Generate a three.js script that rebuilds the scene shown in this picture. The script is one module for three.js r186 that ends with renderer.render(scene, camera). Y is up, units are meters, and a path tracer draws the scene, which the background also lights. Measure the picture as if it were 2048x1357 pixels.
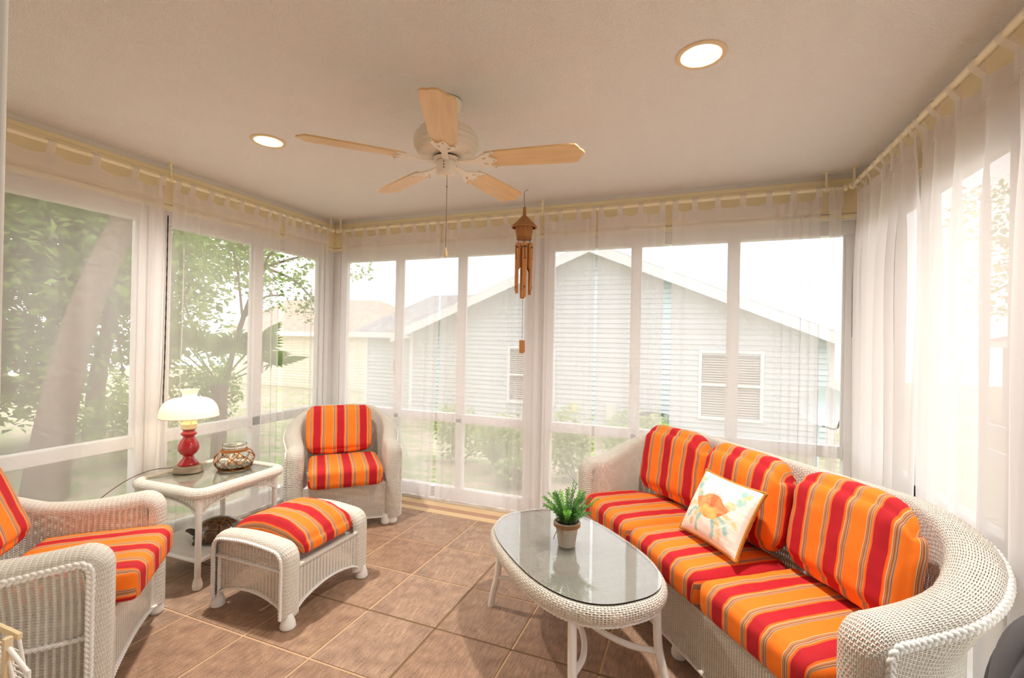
import * as THREE from 'three';
import { RoundedBoxGeometry } from 'three/addons/geometries/RoundedBoxGeometry.js';
import { mergeGeometries, mergeVertices } from 'three/addons/utils/BufferGeometryUtils.js';
import { ImprovedNoise } from 'three/addons/math/ImprovedNoise.js';
import { RectAreaLightUniformsLib } from 'three/addons/lights/RectAreaLightUniformsLib.js';
RectAreaLightUniformsLib.init();

// ---------------------------------------------------------------- camera, sky, exposure
const scene = new THREE.Scene();
const renderer = new THREE.WebGLRenderer();
renderer.toneMapping = THREE.LinearToneMapping;
renderer.toneMappingExposure = 1.0;
renderer.shadowMap.enabled = true;
const camera = new THREE.PerspectiveCamera(2 * Math.atan(678.5 / 931.85) * 180 / Math.PI, 2048 / 1357, 0.02, 400);
camera.position.set(3.1064, 1.3615, 3.3983);
camera.matrixAutoUpdate = true;
{ // axes from the fit: yaw 21.4 deg to the left, roll 1.1 deg
  const r = new THREE.Vector3(0.93071474, 0.01896972, -0.36525365), u = new THREE.Vector3(-0.01680175, 0.99981731, 0.00911318), w = new THREE.Vector3(-0.3653598, 0.00234487, -0.93086343);
  camera.quaternion.setFromRotationMatrix(new THREE.Matrix4().makeBasis(r, u, w.negate()));
}
const SKY = 2.85;
{ // overcast sky: nearly even, faint broken cloud
  const W = 256, H = 128, d = new Float32Array(W * H * 4), pn = new ImprovedNoise();
  for (let j = 0; j < H; j++) for (let i = 0; i < W; i++) {
    const up = (j + 0.5) / H * Math.PI - Math.PI / 2, ro = (i + 0.5) / W * 2 * Math.PI;
    const x = Math.cos(up) * Math.cos(ro), y = Math.sin(up), z = Math.cos(up) * Math.sin(ro), k = 2.2 / (Math.abs(y) + 0.25);
    let n = 0; for (let o = 0, a = 0.5, f = 1; o < 4; o++, a *= 0.5, f *= 2.1) n += a * pn.noise(x * k * f + 7, z * k * f + 3, 1.5 + o);
    const b = 1 + 0.12 * n, at = (j * W + i) * 4;
    d[at] = b * (1 + 0.02 * n); d[at + 1] = b * 1.01; d[at + 2] = b * (1.03 - 0.04 * n); d[at + 3] = 1;
  }
  const t = new THREE.DataTexture(d, W, H, THREE.RGBAFormat, THREE.FloatType);
  t.mapping = THREE.EquirectangularReflectionMapping; t.magFilter = THREE.LinearFilter; t.needsUpdate = true;
  scene.background = t; scene.backgroundIntensity = SKY;
}

// ---------------------------------------------------------------- helpers
const V = (x, y, z) => new THREE.Vector3(x, y, z);
function rng(s) { return () => { s = (s + 0x6d2b79f5) | 0; let t = Math.imul(s ^ (s >>> 15), 1 | s); t = (t + Math.imul(t ^ (t >>> 7), 61 | t)) ^ t; return ((t ^ (t >>> 14)) >>> 0) / 4294967296; }; }
const PN = new ImprovedNoise();
const noise = (x, y = 0, z = 0) => PN.noise(x, y, z);
const fbm = (x, y, z = 0, o = 4) => { let n = 0, a = 0.5; for (let k = 0; k < o; k++) { n += a * PN.noise(x, y, z + k * 5.3); x *= 2.03; y *= 2.03; a *= 0.5; } return n; };
const lerp = THREE.MathUtils.lerp, clamp = THREE.MathUtils.clamp, smooth = THREE.MathUtils.smoothstep, PI = Math.PI;
const taken = new Map();
function numbered(n) { const k = taken.get(n) ?? 0; taken.set(n, k + 1); return k ? n + '_' + String(k).padStart(3, '0') : n; }
function put(o, parent) { (parent ?? scene).add(o); return o; }
function tag(o, label, category, group) { Object.assign(o.userData, { label, category }); if (group) o.userData.group = group; return o; }
function mesh(name, geo, mat, parent) {
  const m = new THREE.Mesh(geo, mat); m.name = parent ? name : numbered(name); m.castShadow = m.receiveShadow = true; return put(m, parent);
}
function thing(name, label, category, [x, y, z] = [0, 0, 0], turn = 0, group) {
  const o = new THREE.Group(); o.name = numbered(name); scene.add(o); o.position.set(x, y, z); o.rotation.y = turn; return tag(o, label, category, group);
}
function structure(o) { o.userData.kind = 'structure'; return o; }
function sgroup(name, pos = [0, 0, 0]) { const o = new THREE.Group(); o.name = name; o.position.set(...pos); scene.add(o); return structure(o); }
function dup(root, [x, y, z], turn, label) { const r = root.clone(); r.userData = { ...root.userData }; r.name = numbered(root.name.replace(/_\d{3}$/, '')); scene.add(r); r.position.set(x, y, z); r.rotation.y = turn; if (label) r.userData.label = label; return r; }

// box from min to max corners, uv in metres
function bx(x0, y0, z0, x1, y1, z1, bevel = 0) {
  const w = x1 - x0, h = y1 - y0, d = z1 - z0;
  const g = bevel ? new RoundedBoxGeometry(w, h, d, 2, Math.min(bevel, w / 2.01, h / 2.01, d / 2.01)) : new THREE.BoxGeometry(w, h, d);
  g.translate((x0 + x1) / 2, (y0 + y1) / 2, (z0 + z1) / 2);
  return metricUV(g);
}
function metricUV(g) { // planar uv by dominant normal, in metres
  const p = g.attributes.position, n = g.attributes.normal, uv = new Float32Array(p.count * 2);
  for (let i = 0; i < p.count; i++) {
    const ax = Math.abs(n.getX(i)), ay = Math.abs(n.getY(i)), az = Math.abs(n.getZ(i));
    if (ay >= ax && ay >= az) { uv[2 * i] = p.getX(i); uv[2 * i + 1] = p.getZ(i); } else if (ax >= az) { uv[2 * i] = p.getZ(i); uv[2 * i + 1] = p.getY(i); } else { uv[2 * i] = p.getX(i); uv[2 * i + 1] = p.getY(i); }
  }
  g.setAttribute('uv', new THREE.BufferAttribute(uv, 2)); return g;
}
const merge = (list) => mergeGeometries(list.map((g) => { let q = g.index ? g.toNonIndexed() : g; for (const k of Object.keys(q.attributes)) if (!['position', 'normal', 'uv'].includes(k)) q.deleteAttribute(k); return q; }));
// grid surface: fn(u, v, out) fills a point; uvfn gives texture coordinates
function surf(fn, nu, nv, uvfn = (u, v) => [u, v], flip = false) {
  const pos = [], uv = [], idx = [], p = V();
  for (let j = 0; j <= nv; j++) for (let i = 0; i <= nu; i++) { fn(i / nu, j / nv, p); pos.push(p.x, p.y, p.z); uv.push(...uvfn(i / nu, j / nv)); }
  for (let j = 0; j < nv; j++) for (let i = 0; i < nu; i++) { const a = j * (nu + 1) + i, b = a + 1, c = a + nu + 1, d = c + 1; flip ? idx.push(a, c, b, b, c, d) : idx.push(a, b, c, b, d, c); }
  const g = new THREE.BufferGeometry(); g.setIndex(idx);
  g.setAttribute('position', new THREE.Float32BufferAttribute(pos, 3)); g.setAttribute('uv', new THREE.Float32BufferAttribute(uv, 2)); g.computeVertexNormals(); return g;
}
// tube along points; r number or function of 0..1; uv metric
function tube(pts, r, { seg = 24, rad = 8, closed = false, cap = true, straight = false } = {}) {
  const P = pts.map((q) => (q.isVector3 ? q : V(...q)));
  let C, n = seg;
  if (straight) { C = new THREE.CurvePath(); for (let i = 0; i < P.length - 1; i++) C.add(new THREE.LineCurve3(P[i], P[i + 1])); } else C = new THREE.CatmullRomCurve3(P, closed, 'centripetal');
  const L = C.getLength(), F = C.computeFrenetFrames(n, closed), R = typeof r === 'function' ? r : () => r, pos = [], uv = [], idx = [];
  for (let i = 0; i <= n; i++) {
    const t = i / n, c = C.getPointAt(t), rr = R(t);
    for (let k = 0; k <= rad; k++) { const a = k / rad * 2 * PI, N = F.normals[i], B = F.binormals[i], x = Math.cos(a) * rr, y = Math.sin(a) * rr; pos.push(c.x + N.x * x + B.x * y, c.y + N.y * x + B.y * y, c.z + N.z * x + B.z * y); uv.push(t * L, k / rad * 2 * PI * Math.max(rr, 0.002)); }
  }
  for (let i = 0; i < n; i++) for (let k = 0; k < rad; k++) { const a = i * (rad + 1) + k, b = a + 1, c = a + rad + 1, d = c + 1; idx.push(a, c, b, b, c, d); }
  const g = new THREE.BufferGeometry();
  if (cap && !closed) for (const [i, s] of [[0, 1], [n, -1]]) {
    const c = C.getPointAt(i / n), b0 = pos.length / 3; pos.push(c.x, c.y, c.z); uv.push(0, 0);
    for (let k = 0; k <= rad; k++) { const o = (i * (rad + 1) + k); pos.push(pos[o * 3], pos[o * 3 + 1], pos[o * 3 + 2]); uv.push(0, 0); }
    for (let k = 0; k < rad; k++) s > 0 ? idx.push(b0, b0 + 1 + k, b0 + 2 + k) : idx.push(b0, b0 + 2 + k, b0 + 1 + k);
  }
  g.setIndex(idx); g.setAttribute('position', new THREE.Float32BufferAttribute(pos, 3)); g.setAttribute('uv', new THREE.Float32BufferAttribute(uv, 2)); g.computeVertexNormals(); return g;
}
const rod = (a, b, r, rad = 10) => tube([a, b], r, { seg: 1, rad, straight: true });
function lathe(profile, seg = 32, uvScale) {
  const g = new THREE.LatheGeometry(profile.map(([r, y]) => new THREE.Vector2(Math.max(r, 0), y)), seg);
  return g;
}
function extrude(pts, depth, bevel = 0, holes = []) { // 2D outline in x,y pushed along z
  const s = new THREE.Shape(pts.map(([x, y]) => new THREE.Vector2(x, y)));
  for (const h of holes) s.holes.push(h);
  return metricUV(new THREE.ExtrudeGeometry(s, { depth, bevelEnabled: bevel > 0, bevelThickness: bevel, bevelSize: bevel, bevelSegments: 2, curveSegments: 24, steps: 1 }));
}
// three strand plait along a closed or open list of points; size is its half width
function plait(pts, size = 0.011, { pitch = 0.05, up = V(0, 1, 0), closed = false } = {}) {
  const C = new THREE.CatmullRomCurve3(pts, closed, 'centripetal'), L = C.getLength(), turns = Math.max(2, Math.round(L / pitch)), n = turns * 10, out = [];
  C.arcLengthDivisions = 400;
  const F = C.computeFrenetFrames(n, closed), cs = [];
  for (let i = 0; i <= n; i++) cs.push(C.getPointAt(i / n));
  for (let k = 0; k < 3; k++) {
    const rad = 5, pos = [], uv = [], idx = [];
    const ctr = (i) => { const th = i / n * turns * 2 * PI + k * 2 * PI / 3, N = F.normals[i], B = F.binormals[i], a = Math.sin(th) * size * 0.62, b = Math.sin(2 * th) * size * 0.3; return cs[i].clone().addScaledVector(N, a).addScaledVector(B, b); };
    const ps = []; for (let i = 0; i <= n; i++) ps.push(ctr(i));
    for (let i = 0; i <= n; i++) {
      const T = ps[Math.min(i + 1, n)].clone().sub(ps[Math.max(i - 1, 0)]).normalize(), N = F.normals[i].clone().addScaledVector(T, -F.normals[i].dot(T)).normalize(), B = T.clone().cross(N);
      for (let q = 0; q <= rad; q++) { const an = q / rad * 2 * PI, r = size * 0.52; pos.push(ps[i].x + (N.x * Math.cos(an) + B.x * Math.sin(an)) * r, ps[i].y + (N.y * Math.cos(an) + B.y * Math.sin(an)) * r, ps[i].z + (N.z * Math.cos(an) + B.z * Math.sin(an)) * r); uv.push(i / n * L, q / rad * 0.04); }
    }
    for (let i = 0; i < n; i++) for (let q = 0; q < rad; q++) { const a = i * (rad + 1) + q, b = a + 1, c = a + rad + 1, d = c + 1; idx.push(a, b, c, b, d, c); }
    const g = new THREE.BufferGeometry(); g.setIndex(idx); g.setAttribute('position', new THREE.Float32BufferAttribute(pos, 3)); g.setAttribute('uv', new THREE.Float32BufferAttribute(uv, 2)); g.computeVertexNormals(); out.push(g);
  }
  return merge(out);
}

// ---------------------------------------------------------------- textures
function dataTex(w, h, fn, srgb = true) {
  const d = new Uint8Array(w * h * 4);
  for (let y = 0; y < h; y++) for (let x = 0; x < w; x++) { const c = fn(x, y), o = (y * w + x) * 4; d[o] = clamp(c[0], 0, 255); d[o + 1] = clamp(c[1], 0, 255); d[o + 2] = clamp(c[2], 0, 255); d[o + 3] = 255; }
  const t = new THREE.DataTexture(d, w, h); t.wrapS = t.wrapT = THREE.RepeatWrapping; t.magFilter = THREE.LinearFilter; if (srgb) t.colorSpace = THREE.SRGBColorSpace; t.needsUpdate = true; return t;
}
const per = (t, x, y) => { const c = t.clone(); c.repeat.set(1 / x, 1 / y); c.needsUpdate = true; return c; }; // one tile of the texture covers x by y metres
const tnoise = (x, y, w, h, f, s = 0) => { // tileable noise
  const a = x / w * 2 * PI, b = y / h * 2 * PI, r = f / (2 * PI); return PN.noise(Math.cos(a) * r + s, Math.sin(a) * r + Math.cos(b) * r * 1.7, Math.sin(b) * r * 1.3 + s);
};
const weaveH = (x, y) => { // height and hole of a stake-and-weft weave: four stakes by sixteen wefts in 256 x 256
  const su = x / 64, row = Math.floor(y / 16), fv = (y % 16) / 16 + 1 / 32, s = row & 1 ? -1 : 1, c = Math.cos(PI * su) * s;
  const p = Math.sqrt(Math.max(0, 1 - (2 * fv - 1) ** 2 * 0.99)), fs = su + 0.5 - Math.floor(su + 0.5) - 0.5, q = Math.sqrt(Math.max(0, 1 - (fs / 0.24) ** 2));
  return [Math.max(p * (0.55 + 0.4 * c), q * 0.6), Math.abs(Math.abs(fs) - 0.5) < 0.27 && Math.abs(fv - 0.5) > 0.31];
};
const weaveBump = dataTex(256, 256, (x, y) => { const h = weaveH(x, y)[0] * 255; return [h, h, h]; }, false);
const weaveAlpha = dataTex(256, 256, (x, y) => { const a = weaveH(x, y)[1] ? 0 : 255; return [a, a, a]; }, false);
const weaveTone = dataTex(256, 256, (x, y) => { const row = Math.floor(y / 16), st = Math.floor(x / 16), k = 246 + 7 * noise(row * 1.7, 3.3) + 6 * noise(x * 0.13, y * 0.21, 2) + 3 * noise(st * 2.3, 9); return [k, k * 0.985, k * 0.955]; });
const grain = dataTex(256, 256, (x, y) => { const k = 128 + 70 * tnoise(x, y, 256, 256, 40) + 50 * tnoise(x, y, 256, 256, 90, 4); return [k, k, k]; }, false);
const ceilingBump = dataTex(512, 512, (x, y) => { // knock-down spray texture
  let n = 0; n += 0.6 * tnoise(x, y, 512, 512, 60) + 0.5 * tnoise(x, y, 512, 512, 130, 7); const k = clamp(128 + 260 * n, 40, 215); return [k, k, k];
}, false);
const brushed = dataTex(512, 512, (x, y) => { const k = 128 + 90 * tnoise(x, y * 0.08, 512, 512, 50) + 45 * tnoise(x, y, 512, 512, 100, 3); return [k, k, k]; }, false);

const std = (o) => new THREE.MeshStandardMaterial({ roughness: 0.6, ...o });
const phys = (o) => new THREE.MeshPhysicalMaterial({ roughness: 0.6, ...o });
function wickerMat(color, stake, weft, holes = true, rough = 0.55) {
  const sx = stake * 4, sy = weft * 16, o = { color, roughness: rough, map: per(weaveTone, sx, sy), bumpMap: per(weaveBump, sx, sy), bumpScale: 0.005, side: THREE.DoubleSide };
  if (holes) { o.alphaMap = per(weaveAlpha, sx, sy); o.alphaTest = 0.5; }
  return std(o);
}
const CREAM = 0xf0ece5;
const M = {
  wicker: wickerMat(CREAM, 0.022, 0.0055), wickerTight: wickerMat(CREAM, 0.018, 0.005, false), wickerSofa: wickerMat(CREAM, 0.0125, 0.0068), wickerTable: wickerMat(CREAM, 0.0125, 0.0065), wickerTableRim: wickerMat(CREAM, 0.012, 0.0065),
  cane: std({ color: CREAM, roughness: 0.5 }), paintWhite: std({ color: 0xf3efe9, roughness: 0.45 }), frame: std({ color: 0xe2deda, roughness: 0.4 }), trim: std({ color: 0xf6e7bd, roughness: 0.5 }), rodCream: std({ color: 0xf7ecca, roughness: 0.45 }), wallWhite: std({ color: 0xece6dc, roughness: 0.8 }),
  ceiling: std({ color: 0xf4f0ec, roughness: 0.92, bumpMap: per(ceilingBump, 0.36, 0.36), bumpScale: 0.0038 }),
  pane: phys({ color: 0xffffff, transmission: 1, roughness: 0, thickness: 0, ior: 1.45 }),
  sheer: phys({ color: 0xf6f1f0, roughness: 1, transmission: 0.38, thickness: 0, opacity: 0.56, transparent: true, specularIntensity: 0, side: THREE.DoubleSide }),
  sheerFine: phys({ color: 0xf6f1f0, roughness: 1, transmission: 0.38, thickness: 0, opacity: 0.42, transparent: true, specularIntensity: 0, side: THREE.DoubleSide }),
  sheerHeavy: phys({ color: 0xf4f0ef, roughness: 1, transmission: 0.42, thickness: 0, opacity: 0.84, transparent: true, specularIntensity: 0, side: THREE.DoubleSide }),
  hem: phys({ color: 0xf6f1f0, roughness: 1, transmission: 0.45, thickness: 0, opacity: 0.5, transparent: true, specularIntensity: 0, side: THREE.DoubleSide }),
};

// ---------------------------------------------------------------- the room
const XL = -0.07, XR = 4.05, ZB = -0.07, ZF = 3.27, HC = 2.44, TH = 0.12;
{ // floor: slab in grout colour, tiles set on it, painted border along the back
  const f = sgroup('floor');
  const tileTone = (k) => dataTex(256, 256, (x, y) => { const s = brushedTone(x, y, k); return s; });
  function brushedTone(x, y, k) {
    const n = 22 * tnoise(x, y * 0.12, 256, 256, 46, k * 3) + 20 * tnoise(x, y, 256, 256, 5, k) + 16 * tnoise(x, y, 256, 256, 110, k + 9) + 8 * tnoise(x, y, 256, 256, 60, k + 2);
    const sp = tnoise(x, y, 256, 256, 85, k + 20) < -0.42 ? -34 : 0; return [166 + n + sp, 135 + n * 0.92 + sp * 0.8, 111 + n * 0.8 + sp * 0.6];
  }
  const mats = [0, 1, 2, 3].map((k) => std({ color: [0xffffff, 0xf6f0ea, 0xfaf6f2, 0xefe6de][k], map: per(tileTone(k), 0.385, 0.385), roughness: 0.62, bumpMap: per(brushed, 0.5, 0.5), bumpScale: 0.0006 }));
  const grout = std({ color: 0xd3b18c, roughness: 0.85, bumpMap: per(grain, 0.1, 0.1), bumpScale: 0.001 }), dark = std({ color: 0x7d6243, roughness: 0.85 }), border = std({ color: 0xdcbd92, roughness: 0.75, bumpMap: per(brushed, 0.4, 0.4), bumpScale: 0.0004 });
  const borderBrown = std({ color: 0xb98f74, roughness: 0.7, bumpMap: per(brushed, 0.4, 0.4), bumpScale: 0.0004 });
  mesh('slab', bx(XL - TH, -0.15, ZB - TH, XR + TH, -0.003, 5.6), grout, f);
  const S = 0.3852, GX = 0.4535, GZ = 2.2505, g = 0.0105;
  const rowZ = [0.335]; // the last joint before the border
  const gap = (x, z) => 0;
  const lines = []; for (let j = -8; j <= 5; j++) lines.push(GZ - j * S);
  const zs = lines.filter((z) => z > 0.36).concat([0.325, 0.222]).sort((a, b) => a - b), xs = []; for (let i = -2; i <= 10; i++) xs.push(clamp(GX + i * S, XL, XR)); const ux = [...new Set(xs)];
  const r = rng(5); const cache = new Map();
  for (let a = 0; a < zs.length - 1; a++) for (let b = 0; b < ux.length - 1; b++) {
    const x0 = ux[b] + g / 2, x1 = ux[b + 1] - g / 2, z0 = zs[a] + g / 2, z1 = zs[a + 1] - g / 2; if (x1 - x0 < 0.01 || z1 - z0 < 0.01 || z0 > ZF + 0.6) continue;
    const key = (x1 - x0).toFixed(3) + '_' + (z1 - z0).toFixed(3); if (!cache.has(key)) cache.set(key, metricUV(new RoundedBoxGeometry(x1 - x0, 0.012, z1 - z0, 1, 0.0012)));
    const m = mesh('tile', cache.get(key), mats[Math.floor(r() * 4)], f); m.position.set((x0 + x1) / 2, -0.006, (z0 + z1) / 2); if (Math.abs(x1 - x0 - (z1 - z0)) < 1e-3) m.rotation.y = Math.floor(r() * 2) * PI;
  }
  // saw-cut control joints (dark) along one line each way
  mesh('control_joint', bx(GX + 4 * S - 0.0042, -0.004, 0.33, GX + 4 * S + 0.0042, -0.0012, 3.2), dark, f);
  mesh('control_joint', bx(0, -0.004, GZ - 2 * S - 0.0045, XR, -0.0012, GZ - 2 * S + 0.0045), dark, f);
  mesh('border_strip', bx(XL, -0.01, 0.15, XR, 0, 0.219, 0.001), border, f);
  mesh('border_strip', bx(XL, -0.01, 0.085, XR, 0, 0.148, 0.001), borderBrown, f);
  mesh('border_strip', bx(XL, -0.01, ZB, XR, 0, 0.083, 0.001), border, f);
}
const LIGHTS = [[3.11, 1.53], [0.889, 1.498]];
{ // ceiling with the two round openings
  const holes = LIGHTS.map(([x, z]) => { const h = new THREE.Path(); h.absarc(x, z, 0.078, 0, 2 * PI); return h; });
  const g = extrude([[XL - TH, ZB - TH], [XR + TH, ZB - TH], [XR + TH, ZF + 0.1], [XL - TH, ZF + 0.1]], 0.03, 0, holes); g.rotateX(PI / 2); g.translate(0, HC + 0.03, 0);
  structure(mesh('ceiling', metricUV(g), M.ceiling));
  const roof = sgroup('ceiling_roof'); mesh('roof_deck', bx(XL - 0.6, HC + 0.24, ZB - 0.55, XR + 0.6, HC + 0.3, 5.6), M.wallWhite, roof);
  mesh('soffit', bx(XL - 0.6, HC + 0.031, ZB - 0.55, XR + 0.6, HC + 0.05, ZB - TH), M.wallWhite, roof); mesh('soffit', bx(XL - 0.6, HC + 0.031, ZB - TH, XL - TH, HC + 0.05, 5.6), M.wallWhite, roof); mesh('soffit', bx(XR + TH, HC + 0.031, ZB - TH, XR + 0.6, HC + 0.05, 5.6), M.wallWhite, roof);
  mesh('fascia', merge([bx(XL - 0.62, HC, ZB - 0.57, XR + 0.62, HC + 0.3, ZB - 0.55), bx(XL - 0.62, HC, ZB - 0.55, XL - 0.6, HC + 0.3, 5.6), bx(XR + 0.6, HC, ZB - 0.55, XR + 0.62, HC + 0.3, 5.6)]), M.frame, roof);
}
// a glazed wall: along axis s from s0 to s1; units = list of lites [[a,b],[c,d]...]; place(s, y, n) -> world, n outward
function glazedWall(side, map, s0, s1, units) {
  const w = sgroup('wall_' + side);
  const B = (name, a, y0, n0, b, y1, n1, mat, parent, bev = 0) => { const p = map(a, n0), q = map(b, n1); return mesh(name, bx(Math.min(p[0], q[0]), y0, Math.min(p[1], q[1]), Math.max(p[0], q[0]), y1, Math.max(p[1], q[1]), bev), mat, parent); };
  B('header', s0, 2.15, 0.0, s1, HC + 0.02, TH, M.wallWhite, w);
  B('cornice', s0, 2.385, -0.008, s1, 2.412, 0.0, M.trim, w, 0.003); B('fascia_board', s0, 2.195, -0.004, s1, 2.384, 0.0, M.trim, w); B('drip_rail', s0, 2.165, -0.014, s1, 2.187, 0.0, M.trim, w, 0.003);
  B('curb', s0, -0.02, 0.0, s1, 0.05, TH, M.wallWhite, w); B('sill', s0, 0.0, -0.065, s1, 0.028, 0.0, M.frame, w, 0.004);
  let prev = s0;
  const posts = []; for (const u of units) { posts.push([prev, u[0][0] - 0.045]); prev = u[u.length - 1][1] + 0.045; } posts.push([prev, s1]);
  for (const [a, b] of posts) if (b > a + 0.001) B('post', a, 0.05, 0.0, b, 2.15, TH, M.frame, w, 0.004);
  for (const u of units) {
    const g = sgroup('window_' + (++windows)), a = u[0][0], b = u[u.length - 1][1];
    B('frame_head', a - 0.045, 2.062, 0.01, b + 0.045, 2.15, 0.085, M.frame, g, 0.004); B('frame_sill', a - 0.045, 0.05, 0.01, b + 0.045, 0.1, 0.085, M.frame, g, 0.004);
    B('frame_jamb', a - 0.045, 0.1, 0.01, a, 2.062, 0.085, M.frame, g, 0.004); B('frame_jamb', b, 0.1, 0.01, b + 0.045, 2.062, 0.085, M.frame, g, 0.004);
    B('meeting_rail', a, 0.655, 0.012, b, 0.73, 0.075, M.frame, g, 0.005);
    u.forEach(([p, q], k) => {
      if (k) B('mullion', u[k - 1][1], 0.1, 0.012, p, 2.062, 0.075, M.frame, g, 0.005);
      const n = 0.035 + 0.012 * (k % 2);
      B('sash_stile', p, 0.73, n - 0.01, p + 0.014, 2.062, n + 0.012, M.frame, g); B('sash_stile', q - 0.014, 0.73, n - 0.01, q, 2.062, n + 0.012, M.frame, g);
      const sheet = (a2, y0, b2, y1) => { const P = map(a2, n), Q = map(b2, n); mesh('pane', surf((u, v, o) => o.set(lerp(P[0], Q[0], u), lerp(y0, y1, v), lerp(P[1], Q[1], u)), 1, 1), M.pane, g); };
      sheet(p + 0.01, 0.725, q - 0.01, 2.07); sheet(p, 0.095, q, 0.66);
    });
    const lt = u[0]; B('latch', lt[1] - 0.012, 1.06, 0.0, lt[1] - 0.002, 1.16, 0.03, M.frame, g, 0.003);
  }
}
let windows = 0;
glazedWall('back', (s, n) => [s, ZB - n], XL - TH, XR + TH, [[[0.05, 0.622], [0.672, 1.243], [1.304, 1.85]], [[2.068, 2.677], [2.723, 3.32], [3.369, 3.982]]]);
glazedWall('left', (s, n) => [XL - n, s], ZB, ZF + 0.1, [[[0.08, 0.69], [0.765, 1.385]], [[1.575, 2.3], [2.36, 3.1]]]);
glazedWall('right', (s, n) => [XR + n, s], ZB, ZF + 0.1, [[[0.09, 0.7], [0.76, 1.38]], [[1.57, 2.3], [2.36, 3.1]]]);
{ // wall behind the camera with the doorway, and the hall it leads to
  const w = sgroup('wall_front');
  mesh('wall_panel', bx(XL - TH, 0, ZF, 2.774, HC + 0.02, ZF + 0.1, 0.003), M.wallWhite, w); mesh('wall_panel', bx(3.85, 0, ZF, XR + TH, HC + 0.02, ZF + 0.1), M.wallWhite, w);
  const h = sgroup('wall_hall'); mesh('wall_panel', bx(2.0, 0, 5.4, XR + TH, HC + 0.1, 5.5), M.wallWhite, h); mesh('wall_panel', bx(1.9, 0, ZF + 0.1, 2.0, HC + 0.1, 5.5), M.wallWhite, h); mesh('wall_panel', bx(XR, 0, ZF + 0.1, XR + TH, HC + 0.1, 5.5), M.wallWhite, h);
  mesh('ceiling_panel', bx(1.9, HC, ZF + 0.1, XR + TH, HC + 0.06, 5.5), M.ceiling, h);
}
// recessed downlights
const WARM = new THREE.Color(1, 0.945, 0.875);
LIGHTS.forEach(([x, z], k) => {
  const t = thing('ceiling_downlight', ['recessed ceiling light with cream trim ring above the long sofa', 'recessed ceiling light with cream trim ring above the side table and ottoman'][k], 'ceiling light', [x, HC, z], 0, 'recessed ceiling lights');
  mesh('trim_ring', lathe([[0.066, 0.012], [0.068, 0.0], [0.074, -0.006], [0.086, -0.006], [0.091, -0.002], [0.092, 0.0008], [0.07, 0.001], [0.066, 0.012]], 48), std({ color: 0xe9cfa8, roughness: 0.45 }), t);
  mesh('reflector', lathe([[0.066, 0.01], [0.063, 0.05], [0.058, 0.09], [0.05, 0.1], [0.0, 0.1]], 40), std({ color: 0xfff3d8, roughness: 0.35, side: THREE.DoubleSide }), t);
  mesh('bulb', lathe([[0.0, 0.035], [0.03, 0.037], [0.044, 0.045], [0.05, 0.06], [0.045, 0.085], [0.0, 0.095]], 32), std({ color: 0xffffff, emissive: new THREE.Color(1, 0.87, 0.62), emissiveIntensity: 4 }), t);
  const s = new THREE.SpotLight(WARM, 16, 0, 1.3, 1, 2); s.position.set(x, HC + 0.03, z); s.target.position.set(x, 0, z); s.castShadow = true; s.shadow.radius = 2.4; s.name = 'downlight_lamp'; scene.add(s, s.target); s.target.name = 'downlight_aim';
});

// ---------------------------------------------------------------- curtains
const ROD_Y = 2.335;
// P(s, n) -> [x, z]; n is the distance into the room from the rod line
function rodSet(name, label, P, s0, s1, brackets) {
  const t = thing(name, label, 'curtain rod'); const a = P(s0, 0), b = P(s1, 0);
  mesh('pole', rod([a[0], ROD_Y, a[1]], [b[0], ROD_Y, b[1]], 0.0125, 16), M.rodCream, t);
  for (const s of brackets) { const c = P(s, 0); const k = mesh('bracket', merge([bx(c[0] - 0.006, ROD_Y - 0.018, c[1] - 0.006, c[0] + 0.006, HC, c[1] + 0.006, 0.002), new THREE.TorusGeometry(0.017, 0.004, 6, 16).rotateY(P(1, 0)[0] === P(0, 0)[0] ? 0 : PI / 2).translate(c[0], ROD_Y, c[1])].map((g) => g)), M.rodCream, t); mesh('plate', bx(c[0] - 0.02, HC - 0.006, c[1] - 0.009, c[0] + 0.02, HC, c[1] + 0.009, 0.002), M.rodCream, k); }
  for (const s of [s0, s1]) { const c = P(s, 0); mesh('finial', new THREE.SphereGeometry(0.021, 16, 12).translate(c[0], ROD_Y, c[1]), M.rodCream, t); }
}
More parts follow.
